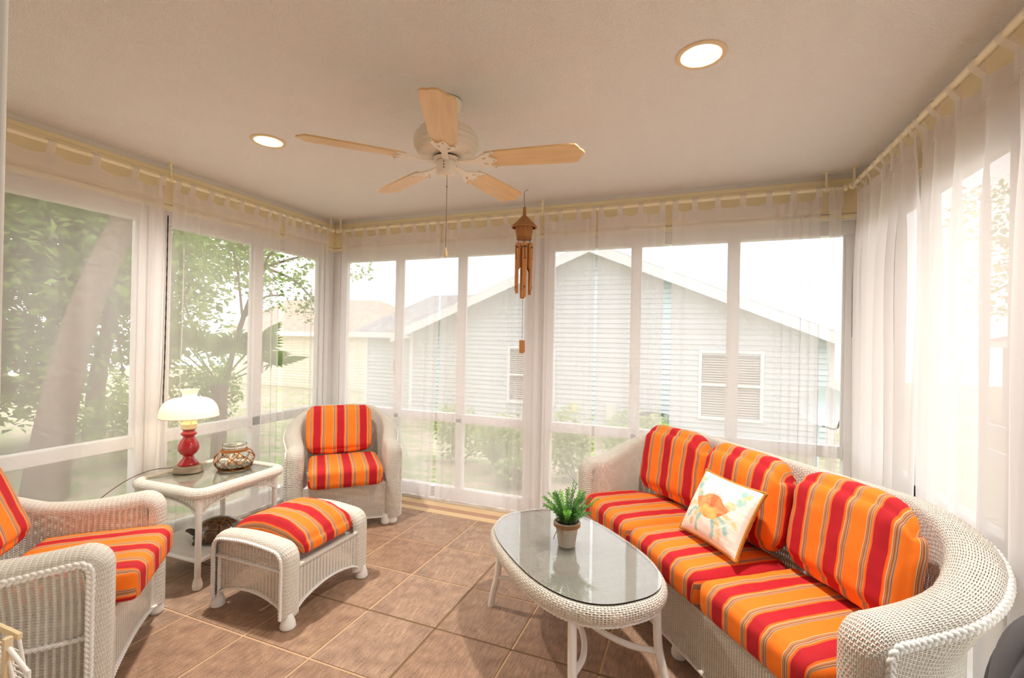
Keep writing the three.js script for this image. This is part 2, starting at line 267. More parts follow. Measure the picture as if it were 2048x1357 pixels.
// segs: [width share, folds, depth of fold]; tabs: positions 0..1
function curtain(label, P, s0, s1, segs, { tabs = 7, bottom = 0.035, seed = 1, flareA = 0, flareB = 0, drift = 0.012, n0 = 0, cloth = M.sheer } = {}) {
  const t = thing('sheer_curtain', label, 'curtain', [0, 0, 0], 0, 'white sheer tab top curtains'), W = s1 - s0, r = rng(seed * 77);
  const tot = segs.reduce((a, q) => a + q[0], 0), cum = [0], fol = [0]; for (const [w, f] of segs) { cum.push(cum[cum.length - 1] + w / tot); fol.push(fol[fol.length - 1] + f); }
  const ph = r() * 6, top = ROD_Y - 0.05;
  const at = (u, y) => { // fold offset and side shift at share u and height y
    let k = 0; while (k < segs.length - 1 && u > cum[k + 1]) k++;
    const f = (u - cum[k]) / (cum[k + 1] - cum[k]), ang = (fol[k] + f * segs[k][1]) * 2 * PI, v = (top - y) / (top - bottom);
    const A0 = segs[Math.max(0, k - 1)][2], A1 = segs[k][2], A2 = segs[Math.min(segs.length - 1, k + 1)][2], amp = f < 0.5 ? lerp((A0 + A1) / 2, A1, f * 2) : lerp(A1, (A1 + A2) / 2, f * 2 - 1);
    const a = amp * (0.45 + 0.55 * smooth(v, 0, 0.25)) * (1 + 0.25 * noise(u * 7 + seed * 3, v * 1.5, 4));
    const n = a * (Math.sin(ang + ph + 0.9 * noise(v * 1.6, u * 3, seed)) + 0.35 * Math.sin(2.1 * ang + ph * 2 + v * 0.8)) + 0.006 * noise(u * 9, v * 3, seed + 9);
    const ds = drift * v * noise(u * 4 + seed, v * 1.2, 7) + a * 0.55 * Math.cos(ang + ph) + flareA * v * v * (1 - u) ** 3 + flareB * v * v * u ** 3;
    return [n + n0, ds];
  };
  const NU = Math.round(Math.max(60, fol[fol.length - 1] * 14)), NV = 26;
  const nt = tabs, tabU = []; for (let i = 0; i < nt; i++) tabU.push(clamp((i + (i === 0 ? 0.16 : i === nt - 1 ? -0.16 : 0.12 * (r() - 0.5))) / (nt - 1), 0.01, 0.99));
  const sag = (u) => { let k = 0; while (k < nt - 2 && u > tabU[k + 1]) k++; const f = clamp((u - tabU[k]) / (tabU[k + 1] - tabU[k]), 0, 1); return 0.022 * Math.sin(PI * f) ** 1.2 * Math.min(1, (tabU[k + 1] - tabU[k]) * W / 0.12); };
  const sheet = (y0f, y1f, dn, nv) => surf((u, v, p) => { const y = lerp(y0f(u), y1f(u), v), [n, ds] = at(u, y), c = P(s0 + u * W + ds, n + dn); p.set(c[0], y, c[1]); }, NU, nv, (u, v) => [u * W, v]);
  const yt = (u) => top - sag(u), yb = (u) => bottom + 0.012 * noise(u * 5, seed);
  mesh('cloth', sheet(yt, yb, 0, NV), cloth, t);
  mesh('top_hem', sheet(yt, (u) => top - 0.085 - sag(u) * 0.3, 0.003, 3), M.hem, t); mesh('bottom_hem', sheet((u) => bottom + 0.11, yb, 0.003, 3), M.hem, t);
  for (const u of tabU) { // loop over the pole
    const [n, ds] = at(u, top), s = s0 + u * W + ds, hw = 0.019, prof = [[n + 0.004, top - 0.07], [n + 0.004, top - 0.005], [0.016, ROD_Y - 0.012], [0.016, ROD_Y + 0.004], [0.009, ROD_Y + 0.0145], [0, ROD_Y + 0.0165], [-0.009, ROD_Y + 0.0145], [-0.016, ROD_Y + 0.002], [-0.015, ROD_Y - 0.014], [n - 0.004, top - 0.03]];
    mesh('tab', surf((a, b, p) => { const f = b * (prof.length - 1), i = Math.min(prof.length - 2, Math.floor(f)), q = f - i, nn = lerp(prof[i][0], prof[i + 1][0], q), y = lerp(prof[i][1], prof[i + 1][1], q), c = P(s + (a - 0.5) * 2 * hw * (0.92 + 0.08 * Math.abs(b - 0.5)), nn); p.set(c[0], y, c[1]); }, 2, 18), M.hem, t);
  }
  return t;
}
const PB = (s, n) => [s, 0.0 + n], PL = (s, n) => [0.0 + n, s], PR = (s, n) => [3.98 - n, s];
rodSet('curtain_rod', 'cream curtain pole with brackets along the wall facing the neighbouring house', PB, 0.03, 3.95, [0.062, 2.005, 3.85]);
rodSet('curtain_rod', 'cream curtain pole with brackets along the tree side windows behind the table lamp', PL, 0.03, 3.2, [0.06, 1.452, 3.06]);
rodSet('curtain_rod', 'cream curtain pole with brackets along the windows behind the sofa end', PR, 0.03, 3.2, [0.058, 1.735, 3.0]);
tag(mesh('blind_cord', tube([V(-0.05, 2.12, 1.43), V(-0.048, 1.6, 1.432), V(-0.045, 1.2, 1.436), V(-0.03, 0.92, 1.45)], (f) => 0.003 + 0.0015 * Math.sin(f * 60) ** 2, { seg: 60, rad: 5 }), std({ color: 0x25251f, roughness: 0.7 })), 'dark pull cord hanging between two curtains beside the lamp', 'cord');
tag(mesh('bead_chain', merge(Array.from({ length: 90 }, (_, i) => new THREE.SphereGeometry(0.0035, 6, 4).translate(4.03, 2.1 - i * 0.012, 0.885))), std({ color: 0xd9cfc4, roughness: 0.5 })), 'pale beaded chain hanging between the pleated curtains behind the sofa', 'chain');
// back wall
curtain('sheer white curtain behind the corner armchair, from room corner to the fan pull chain', PB, 0.09, 1.115, [[0.1, 1.2, 0.014], [0.72, 3, 0.007], [0.18, 2, 0.013]], { tabs: 9, seed: 1, flareB: -0.05 });
curtain('sheer white curtain hanging behind the bamboo wind chime', PB, 1.14, 1.99, [[0.16, 1.5, 0.012], [0.5, 1.6, 0.007], [0.34, 3, 0.02]], { tabs: 7, seed: 2, flareA: -0.03 });
curtain('narrow sheer white curtain between wind chime and sofa arm', PB, 2.02, 2.42, [[0.3, 1.2, 0.012], [0.45, 1, 0.008], [0.25, 1.2, 0.014]], { tabs: 4, seed: 3 });
curtain('sheer white curtain behind the tallest rise of the sofa back', PB, 2.43, 2.905, [[0.7, 1.6, 0.008], [0.3, 2, 0.015]], { tabs: 4, seed: 4 });
curtain('widest sheer white curtain, hanging before the house window with the blinds', PB, 2.945, 3.83, [[0.12, 1.2, 0.012], [0.6, 2.2, 0.007], [0.28, 5, 0.018]], { tabs: 7, seed: 5 });
curtain('sheer white curtain scrap turning the corner behind the sofa', PB, 3.87, 3.935, [[1, 1, 0.01]], { tabs: 2, seed: 6 });
// tree side
curtain('broad sheer white curtain over the leaning tree trunk, beside the lamp cord', PL, 1.478, 3.0, [[0.1, 2.5, 0.018], [0.75, 4, 0.007], [0.15, 2, 0.012]], { tabs: 9, seed: 7, flareA: 0.03, cloth: M.sheerFine });
curtain('sheer white curtain hanging directly behind the red table lamp', PL, 0.6, 1.43, [[0.14, 2, 0.016], [0.6, 3, 0.009], [0.26, 2, 0.018]], { tabs: 8, seed: 8, flareB: 0.03, cloth: M.sheerFine });
curtain('gathered sheer white curtain between lamp table and corner armchair', PL, 0.09, 0.57, [[0.5, 3.5, 0.026], [0.5, 1.5, 0.01]], { tabs: 6, seed: 9, cloth: M.sheerFine });
// sofa end
curtain('deeply pleated sheer white curtain in the corner beyond the sofa back', PR, 0.085, 0.87, [[0.3, 2.5, 0.03], [0.4, 2, 0.03], [0.3, 2, 0.03]], { tabs: 8, seed: 10, n0: -0.012, cloth: M.sheerHeavy });
curtain('deeply pleated sheer white curtain beside the rounded sofa arm', PR, 0.9, 1.8, [[0.3, 1.6, 0.03], [0.4, 2, 0.03], [0.3, 1.5, 0.03]], { tabs: 7, seed: 11, n0: -0.03, cloth: M.sheerHeavy });

// ---------------------------------------------------------------- striped cushions
const STRIPE = 0.168;
const stripes = (() => {
  const seq = []; const add = (w, c) => seq.push([w, c]);
  const RED = [184, 12, 28], ORG = [255, 124, 20], OR2 = [250, 98, 20], TAN = [200, 146, 96], OLV = [150, 112, 62], DRK = [96, 62, 48], MAU = [190, 132, 120], CRM = [226, 176, 128];
  const group = () => { add(3, ORG); add(3, CRM); add(1.2, DRK); add(3, TAN); add(1, RED); add(3.4, OLV); add(1, CRM); add(2.6, MAU); add(1.2, DRK); add(3, TAN); add(2, ORG); };
  add(44, RED); add(5, OR2); group(); add(44, ORG); group(); add(5, OR2);
  const tot = seq.reduce((a, q) => a + q[0], 0), W = 512; const cols = [];
  for (let i = 0; i < W; i++) { let p = (i + 0.5) / W * tot, k = 0; while (p > seq[k][0]) p -= seq[k++][0]; cols.push(seq[k][1]); }
  const r = rng(3); return dataTex(W, 64, (x, y) => { const c = cols[x], n = 5 * (r() - 0.5); return [c[0] + n, c[1] + n, c[2] + n]; });
})();
const canvasBump = dataTex(128, 128, (x, y) => { const k = 128 + 60 * (((x >> 1) + (y >> 1)) & 1 ? 1 : -1) * 0.5 + 40 * tnoise(x, y, 128, 128, 20); return [k, k, k]; }, false);
const stripeMat = std({ map: per(stripes, STRIPE, 0.3), roughness: 0.85, bumpMap: per(canvasBump, 0.06, 0.06), bumpScale: 0.0004 });
// soft box: w along x (stripes count along x), h along y, d along z; centre at the origin
function softBox(w, h, d, { r = 0.035, puff = 0.02, shift = 0, seed = 0, wrinkle = 0.004, edge = 0.5, nx = 40, ny = 12, nz = 36, warp, side: side2 } = {}) {
  let g = new THREE.BoxGeometry(w, h, d, nx, ny, nz); g.deleteAttribute('uv'); g.deleteAttribute('normal'); g = mergeVertices(g, 1e-5);
  const p = g.attributes.position, uv = new Float32Array(p.count * 2), hw = w / 2, hh = h / 2, hd = d / 2, q = V();
  for (let i = 0; i < p.count; i++) {
    q.set(p.getX(i), p.getY(i), p.getZ(i)); const ox = q.x, oy = q.y, oz = q.z;
    const cx = clamp(q.x, -hw + r, hw - r), cy = clamp(q.y, -hh + r, hh - r), cz = clamp(q.z, -hd + r, hd - r), dx = q.x - cx, dy = q.y - cy, dz = q.z - cz, L = Math.hypot(dx, dy, dz);
    if (L > 1e-6) { const k = Math.min(1, r / L); q.set(cx + dx * k, cy + dy * k, cz + dz * k); }
    const fx = 1 - (ox / hw) ** 4, fy = 1 - (oy / hh) ** 4, fz = 1 - (oz / hd) ** 4;
    q.y += Math.sign(oy) * puff * fx * fz * Math.min(1, Math.abs(oy) / hh + 0); q.z += Math.sign(oz) * puff * 0.55 * fx * fy * (Math.abs(oz) / hd); q.x += Math.sign(ox) * puff * 0.5 * fz * fy * (Math.abs(ox) / hw);
    const wn = wrinkle * (noise(ox * 11 + seed, oz * 9, oy * 9 + seed) + 0.6 * noise(ox * 26, oz * 22 + seed, oy * 20)); q.y += wn; q.z += wn * 0.7; q.x += 0.6 * wrinkle * noise(oz * 9, oy * 12, seed + 2);
    if (warp) warp(q, ox / hw, oy / hh, oz / hd);
    p.setXYZ(i, q.x, q.y, q.z);
    const side = smooth(Math.abs(ox), hw - r, hw); uv[2 * i] = ox + shift + Math.sign(ox) * side * (side2 ? (hd - oz) : (hh - oy)) * 0.9; uv[2 * i + 1] = oy + oz;
  }
  g.setAttribute('uv', new THREE.BufferAttribute(uv, 2)); g.computeVertexNormals(); return g;
}
function seams(w, h, d, r, puffEdge = 0) { // welt cords round the top and bottom faces
  const out = []; const k = 0.72 * r;
  for (const s of [1, -1]) { const y = s * (h / 2 - r + k * 0.98), pts = [], hx = w / 2 - r + k, hz = d / 2 - r + k, c = r * 0.9; for (const [sx, sz] of [[1, 1], [-1, 1], [-1, -1], [1, -1]]) for (let a = 0; a <= 3; a++) { const b = (sx > 0 ? (sz > 0 ? 0 : 270) : (sz > 0 ? 90 : 180)) + a * 30, t = b * PI / 180; pts.push(V(sx * (hx - c) + Math.cos(t) * c, y, sz * (hz - c) + Math.sin(t) * c)); } out.push(tube(pts, 0.0032, { seg: 90, rad: 5, closed: true })); }
  return merge(out);
}
function cushion(name, label, cat, group, w, h, d, opts, place) {
  const t = thing(name, label, cat, [0, 0, 0], 0, group); mesh('cover', softBox(w, h, d, opts), stripeMat, t);
  if (opts.welt !== false) { const s = seams(w, h, d, opts.r ?? 0.035); const p = s.attributes.position, uv = s.attributes.uv; for (let i = 0; i < p.count; i++) uv.setXY(i, p.getX(i) + (opts.shift ?? 0), p.getZ(i)); mesh('piping', s, stripeMat, t); }
  t.applyMatrix4(place); return t;
}
// matrix: local frame (origin, turn about y) then offset and a lean about local x
const frameM = (o, turn) => new THREE.Matrix4().makeRotationY(turn).setPosition(...o);
const local = (x, y, z, lean = 0, yaw = 0, roll = 0) => new THREE.Matrix4().makeTranslation(x, y, z).multiply(new THREE.Matrix4().makeRotationFromEuler(new THREE.Euler(lean, yaw, roll, 'YXZ')));

// ---------------------------------------------------------------- wicker seats
// a: arm centre from the middle, db: depth to the back, R: plan corner radius, ha / hb: arm and back height, w: width of the rolled top
function wickerSeat(name, label, cat, pos, turn, o, group) {
  const t = thing(name, label, cat, pos, turn, group), { a, db, R, ha, hb, w, zf = 0.09, rf = 0.085, mat, pitch, feet = [] } = o, b = o.b ?? 0.055;
  const path = [];
  const add = (p, O, f, k) => path.push({ p, O, f, k });
  const lift = (z) => 0; // arm dips a little then rises towards the back
  const H = (f) => ha - 0.018 * Math.sin(PI * clamp(f / 0.5, 0, 1)) + (hb - ha) * (o.rise ? o.rise(f) : smooth(f, 0.35, 1)); // f: 0 front of arm .. 1 middle of the back
  const armLen = db - R + zf - rf, arc = R * PI / 2, half = a - R, tot = armLen + arc + half;
  const flare = o.flareF ?? ((f) => (o.flare ?? 0.05) * smooth(f, 0.15, 0.6));
  for (const s of [1, -1]) {
    const part = [];
    for (let i = 0; i <= 6; i++) part.push({ p: V(s * a, lerp(0.05, ha - rf, i / 6), zf), O: V(s, 0, 0), k: 0, f: 0 });
    for (let i = 1; i <= 6; i++) { const q = i / 6 * PI / 2; part.push({ p: V(s * a, ha - rf + rf * Math.sin(q), zf - rf + rf * Math.cos(q)), O: V(s, 0, 0), k: 1, f: 0 }); }
    const nA = 10, nC = 14, nB = Math.max(6, Math.round(half / 0.06));
    for (let i = 1; i <= nA; i++) { const l = armLen * i / nA, f = l / tot; part.push({ p: V(s * (a + flare(f)), H(f), zf - rf - l), O: V(s, 0, 0), k: 2, f }); }
    for (let i = 1; i <= nC; i++) { const q = i / nC * PI / 2, f = (armLen + arc * i / nC) / tot, O = V(s * Math.cos(q), 0, -Math.sin(q)); part.push({ p: V(s * (a - R), H(f), -(db - R)).addScaledVector(O, R + flare(f)), O, k: 3, f }); }
    for (let i = 1; i <= nB; i++) { const l = half * i / nB, f = (armLen + arc + l) / tot; part.push({ p: V(s * (half - l), H(f), -db - flare(f)), O: V(0, 0, -1), k: 4, f }); }
    if (s > 0) path.push(...part); else path.push(...part.slice(0, -1).reverse());
  }
  const n = path.length - 1; let L = 0; const len = [0]; for (let i = 1; i <= n; i++) { L += path[i].p.distanceTo(path[i - 1].p); len.push(L); }
  path.forEach((q, i) => { const T = path[Math.min(n, i + 1)].p.clone().sub(path[Math.max(0, i - 1)].p).normalize(); q.N = q.O.clone().cross(T).normalize(); q.w = w * (1 + (o.widen ?? 0.25) * smooth(q.f, 0.1, 0.7)); q.tilt = (o.tilt ?? 0.35) * smooth(q.f, 0.05, 0.6); });
  const K = 12, sec = (q, v, extra = 0) => { const th = PI * v, hw = q.w / 2, x = -hw * Math.cos(th) + (q.w - w) / 2, y = (b + extra) * (Math.sin(th) ** 0.8 - 1); return q.p.clone().addScaledVector(q.O, x).addScaledVector(q.N, y - q.tilt * (x + w / 2) * 0.9); };
  const roll = surf((u, v, p) => { p.copy(sec(path[Math.round(u * n)], v)); }, n, K, (u, v) => [len[Math.round(u * n)], v * (w + 0.1)]);
  mesh('rolled_rim', roll, o.rimMat ?? mat, t);
  // inner lining from the rim down to the seat, outer skirt from the plait down
  const inner = path.map((q, i) => ({ q, i })).filter(({ q }) => q.k >= 1 && q.p.z <= zf - 0.02), ni = inner.length - 1;
  const lean = o.lean ?? 0.09;
  mesh('inner_panel', surf((u, v, p) => { const { q } = inner[Math.round(u * ni)], T = sec(q, 0), yb = 0.22, bot = q.p.clone().addScaledVector(q.O, -w / 2 - flare(q.f) - lean * smooth(q.f, 0.3, 0.7)); const k = v ** 1; p.set(lerp(T.x, bot.x, k), lerp(T.y, yb, v), lerp(T.z, bot.z, k)); }, ni, 12, (u, v) => { const { q, i } = inner[Math.round(u * ni)]; return [len[i], v * (q.p.y - 0.22)]; }, true), mat, t);
  mesh('outer_panel', surf((u, v, p) => { const { q } = inner[Math.round(u * ni)], T = sec(q, 0.94), yb = 0.07, bot = q.p.clone().addScaledVector(q.O, w / 2 - 0.03 - flare(q.f) * 0.9); if (q.k < 2) T.y = Math.min(T.y, ha - b * 0.8); p.set(lerp(T.x, bot.x, smooth(v, 0, 0.35)), lerp(T.y, yb, v), lerp(T.z, bot.z, smooth(v, 0, 0.35))); }, ni, 12, (u, v) => { const { q, i } = inner[Math.round(u * ni)]; return [len[i], v * (q.p.y - 0.07)]; }), mat, t);
  mesh('braid', plait(path.filter((q, i) => i % 2 === 0 || q.k === 1).map((q) => sec(q, 0.985)), o.plait ?? 0.013, { pitch: 0.055 }), M.cane, t);
  if (o.belt) for (const s of [1, -1]) mesh('belt_braid', plait([0, 0.25, 0.5, 0.75, 1].map((f) => V(s * (a + w / 2 - 0.022), 0.29 - 0.02 * Math.sin(f * PI), lerp(zf - 0.02, -(db - R), f))), 0.012, { pitch: 0.055 }), M.cane, t);
  // front apron with arched lower edge, seat deck, feet
  const ax = a - w / 2 + 0.01, za = zf - 0.03, arch = (u) => 0.055 + (o.arch ?? 0.05) * Math.sin(PI * u) ** 0.7;
  mesh('front_apron', surf((u, v, p) => p.set(lerp(-ax, ax, u), lerp(0.31, arch(u), v), za), 40, 6, (u, v) => [u * 2 * ax, lerp(0.31, arch(u), v)], true), mat, t);
  mesh('apron_braid', plait(Array.from({ length: 13 }, (_, i) => V(lerp(-ax, ax, i / 12), arch(i / 12), za + 0.006)), 0.009, { pitch: 0.04 }), M.cane, t);
  mesh('seat_deck', bx(-ax, 0.295, -(db - 0.12), ax, 0.31, za - 0.002), M.cane, t);
  for (const [x, z] of [[a, zf - 0.035], [-a, zf - 0.035], [a - R * 0.25, -db + R * 0.35], [-(a - R * 0.25), -db + R * 0.35], ...feet]) mesh('foot', lathe([[0, 0], [0.026, 0.0], [0.033, 0.012], [0.034, 0.03], [0.026, 0.055], [0.022, 0.075], [0, 0.075]], 18).translate(x, 0, z), M.cane, t);
  return t;
}
// sofa set across the corner
const SOFA = { pos: [3.052, 0, 1.192], turn: -0.921 };
wickerSeat('wicker_sofa', 'long white wicker sofa with rolled rim set across the room corner', 'sofa', SOFA.pos, SOFA.turn, { a: 0.86, db: 0.52, R: 0.34, ha: 0.645, hb: 0.865, w: 0.13, b: 0.05, mat: M.wickerSofa, rise: (f) => smooth(f, 0, 0.43), flareF: (f) => 0.05 * smooth(f, 0.02, 0.2) * (1 - 0.6 * smooth(f, 0.26, 0.42)), widen: 0.25, tilt: 0.5, plait: 0.014, arch: 0.03, lean: 0.04, feet: [[0.05, 0.02]] });
const SF = frameM(SOFA.pos, SOFA.turn);
const cw = 0.518;
['red and orange striped seat cushion at the sofa end near the potted plant', 'middle striped seat cushion of the sofa, under the crab pillow', 'red and orange striped seat cushion at the sofa end near the grey chair'].forEach((l, k) => cushion('seat_cushion', l, 'cushion', 'striped cushions on the sofa', cw - 0.014, 0.13, 0.475, { r: 0.04, puff: 0.01, shift: [0.03, 0.115, -0.012][k], seed: k * 3 + 1, wrinkle: 0.003, welt: false, warp: k === 1 ? undefined : (q, u, v, w) => { const du = Math.max(0, ((k - 1) * u - 0.3) / 0.7), dw = Math.max(0, (-w - 0.3) / 0.7); q.x -= (k - 1) * 0.12 * du * dw; q.z += 0.11 * du * dw; } }, SF.clone().multiply(local((k - 1) * cw, 0.396, -0.128))));
['striped back cushion standing at the sofa end near the potted plant', 'middle striped back cushion of the sofa, behind the crab pillow', 'striped back cushion with a gathered corner at the sofa end near the grey chair'].forEach((l, k) => cushion('back_cushion', l, 'cushion', 'striped cushions on the sofa', [0.46, 0.475, 0.51][k], 0.35, 0.13, { r: 0.055, puff: 0.022, shift: [0.02, 0.06, 0.03][k], seed: 20 + k * 5, wrinkle: 0.006, welt: false, nx: 40, ny: 30, nz: 14, side: 0.35, warp: (q, u, v, w) => { const c = Math.max(0, Math.abs(u) - 0.55) / 0.45, d = Math.max(0, v - 0.3) / 0.7; q.y -= 0.05 * c * c * d; if (k !== 1) { const du = Math.max(0, ((k - 1) * u - 0.2) / 0.8), dw = Math.max(0, (-w + 0.2) / 1.2); q.z += 0.1 * du * dw; q.x -= (k - 1) * 0.05 * du * dw; } } }, SF.clone().multiply(local([-0.51, 0.005, 0.53][k], 0.676, [-0.338, -0.35, -0.338][k], -0.15, [0.14, 0, -0.14][k]))));
// armchairs
const CH = { a: 0.315, db: 0.53, R: 0.25, ha: 0.6, hb: 0.8, w: 0.115, b: 0.055, mat: M.wicker, rimMat: M.wickerTight, rise: (f) => smooth(f, 0.2, 0.8), flare: 0.05, widen: 0.15, tilt: 0.35, belt: true, arch: 0.04, lean: 0.06 };
const CHAIR1 = { pos: [0.864, 0, 2.172], turn: 2.342 }, CHAIR2 = { pos: [0.78, 0, 0.705], turn: 0.77 };
wickerSeat('wicker_armchair', 'white wicker armchair with plaited arm edges beside the lamp table', 'armchair', CHAIR1.pos, CHAIR1.turn, { ...CH, db: 0.66, rise: (f) => smooth(f, 0.42, 0.9) }, 'white wicker armchairs');
wickerSeat('wicker_armchair', 'white wicker tub armchair standing in the far corner behind the ottoman', 'armchair', CHAIR2.pos, CHAIR2.turn, { ...CH, a: 0.33, db: 0.6, R: 0.3, hb: 0.81, mat: M.wickerSofa, rimMat: M.wickerSofa, belt: false, arch: 0.01, lean: 0.05, feet: [[0.28, 0.055], [-0.28, 0.055]] }, 'white wicker armchairs');
for (const [c, where, k] of [[CHAIR1, 'of the armchair beside the lamp table', 0], [CHAIR2, 'of the armchair in the far corner', 1]]) {
  const F = frameM(c.pos, c.turn);
  cushion('seat_cushion', 'red and orange striped seat cushion ' + where, 'cushion', 'striped armchair cushions', 0.488, 0.13, 0.48, { r: 0.032, puff: 0.008, wrinkle: 0.003, welt: false, shift: [0.055, 0.02][k], seed: 40 + k }, F.clone().multiply(local(0, 0.392, [-0.1, -0.06][k])));
  cushion('back_cushion', 'red and orange striped back cushion ' + where, 'cushion', 'striped armchair cushions', [0.45, 0.46][k], 0.33, 0.13, { r: 0.035, puff: 0.022, side: 0.3, shift: [0.055, 0.02][k], seed: 50 + k, wrinkle: 0.006, nx: 36, ny: 30, nz: 12, welt: false }, F.clone().multiply(local([0, -0.03][k], [0.632, 0.637][k], [-0.475, -0.355][k], [-0.38, -0.33][k])));
}
{ // crab pillow
  const cv = document.createElement('canvas'); cv.width = cv.height = 512; const x = cv.getContext('2d');
  x.fillStyle = '#f3e6da'; x.fillRect(0, 0, 512, 512);
  const r = rng(11); x.translate(256, 250); x.scale(1.1, 1.12); x.translate(-256, -258);
  const blob = (cx, cy, rx, ry, rot, cols, n = 60) => { for (let i = 0; i < n; i++) { x.save(); x.translate(cx, cy); x.rotate(rot); const a = r() * 2 * PI, q = Math.sqrt(r()) * 0.72; x.globalAlpha = 0.34; x.fillStyle = cols[Math.floor(r() * cols.length)]; x.beginPath(); x.ellipse(Math.cos(a) * q * rx, Math.sin(a) * q * ry, rx * (0.22 + 0.25 * r()), ry * (0.22 + 0.25 * r()), r() * 3, 0, 2 * PI); x.fill(); x.restore(); } x.globalAlpha = 1; };
  const TEAL = ['#8fc0bb', '#a9d0c4', '#7fb0b8', '#cfd9b0'], OCH = ['#e7c27a', '#e3b98a', '#c9c78f', '#efd0a0'], RED = ['#e5643a', '#ef8446', '#f2b070', '#d24a30', '#f2a95a', '#f6c898', '#c9452e'];
  const limb = (pts, wid, cols) => { for (let i = 0; i < pts.length - 1; i++) { const [ax, ay] = pts[i], [bx2, by] = pts[i + 1], L = Math.hypot(bx2 - ax, by - ay); blob((ax + bx2) / 2, (ay + by) / 2, L * 0.6, wid * (1 - 0.15 * i), Math.atan2(by - ay, bx2 - ax), cols, 40); } };
  // legs, claws, body
  for (const s of [-1, 1]) { limb([[256 + s * 70, 300], [256 + s * 130, 330], [256 + s * 165, 400]], 13, TEAL); limb([[256 + s * 60, 315], [256 + s * 105, 365], [256 + s * 120, 440]], 13, OCH); limb([[256 + s * 45, 325], [256 + s * 70, 390], [256 + s * 62, 455]], 12, TEAL); limb([[256 + s * 85, 280], [256 + s * 160, 285], [256 + s * 205, 330]], 12, OCH); limb([[256 + s * 90, 235], [256 + s * 150, 190]], 30, TEAL.concat(OCH)); limb([[256 + s * 150, 190], [256 + s * 175, 120], [256 + s * 130, 75]], 30, TEAL); limb([[256 + s * 168, 130], [256 + s * 195, 80]], 14, OCH); }
  x.globalAlpha = 0.75; x.fillStyle = '#f0a068'; x.beginPath(); x.moveTo(120, 235); x.quadraticCurveTo(180, 225, 205, 190); x.quadraticCurveTo(256, 165, 307, 190); x.quadraticCurveTo(332, 225, 392, 235); x.quadraticCurveTo(350, 290, 320, 325); x.quadraticCurveTo(256, 360, 192, 325); x.quadraticCurveTo(160, 290, 120, 235); x.fill();
  x.save(); x.clip(); blob(256, 260, 150, 95, 0, RED, 260); blob(250, 305, 90, 45, 0, ['#f4b060', '#f6c070'], 60); x.restore();
  x.strokeStyle = '#b5452c'; x.lineWidth = 2; x.globalAlpha = 0.8; for (let i = -3; i <= 3; i++) { x.beginPath(); x.moveTo(256 + i * 14, 182); x.lineTo(256 + i * 17, 165); x.stroke(); } for (const s of [-1, 1]) { x.beginPath(); x.moveTo(256 + s * 18, 178); x.quadraticCurveTo(256 + s * 26, 150, 256 + s * 18, 140); x.stroke(); } x.globalAlpha = 1;
  const tex = new THREE.CanvasTexture(cv); tex.colorSpace = THREE.SRGBColorSpace; tex.magFilter = THREE.LinearFilter;
  const front = std({ map: tex, roughness: 0.9, bumpMap: canvasBump, bumpScale: 0.0003 }), back = std({ color: 0xd8b48c, roughness: 0.9 }), gold = std({ color: 0xc4822c, roughness: 0.7 });
  const t = thing('throw_pillow', 'cream throw pillow printed with an orange crab, gold cord edge, leaning on the sofa', 'pillow');
  const S = 0.15, side = (s) => surf((u, v, p) => { const a = u * 2 - 1, b = v * 2 - 1, k = (1 - a * a) * (1 - b * b), pin = 1 - 0.07 * (1 - a * a) * Math.abs(b) ** 3, pin2 = 1 - 0.07 * (1 - b * b) * Math.abs(a) ** 3; p.set(a * S * 1.2 * pin2, b * S * pin, s * (0.062 * Math.max(0, k) ** 0.5 + 0.0035 * noise(a * 6, b * 4, s) * k + 0.003 * noise(a * 3 + 9, b * 16) * (a > 0.3 ? 1 : 0.2))); }, 40, 40, (u, v) => [u, v], s < 0);
  mesh('printed_front', side(1), front, t); mesh('back_panel', side(-1), back, t);
  const pts = []; for (let i = 0; i < 96; i++) { const q = i / 24, e = Math.floor(q), f = (q - e) * 2 - 1, k = 1 - 0.07 * (1 - f * f); pts.push(e === 0 ? V(f * S * 1.2, -S * k, 0) : e === 1 ? V(S * 1.2 * k, f * S, 0) : e === 2 ? V(-f * S * 1.2, S * k, 0) : V(-S * 1.2 * k, -f * S, 0)); }
  mesh('cord_edge', plait(pts, 0.0075, { pitch: 0.016, closed: true }), gold, t);
  t.applyMatrix4(SF.clone().multiply(local(0.065, 0.622, -0.165, -0.5, 0.0, 0.0)));
}

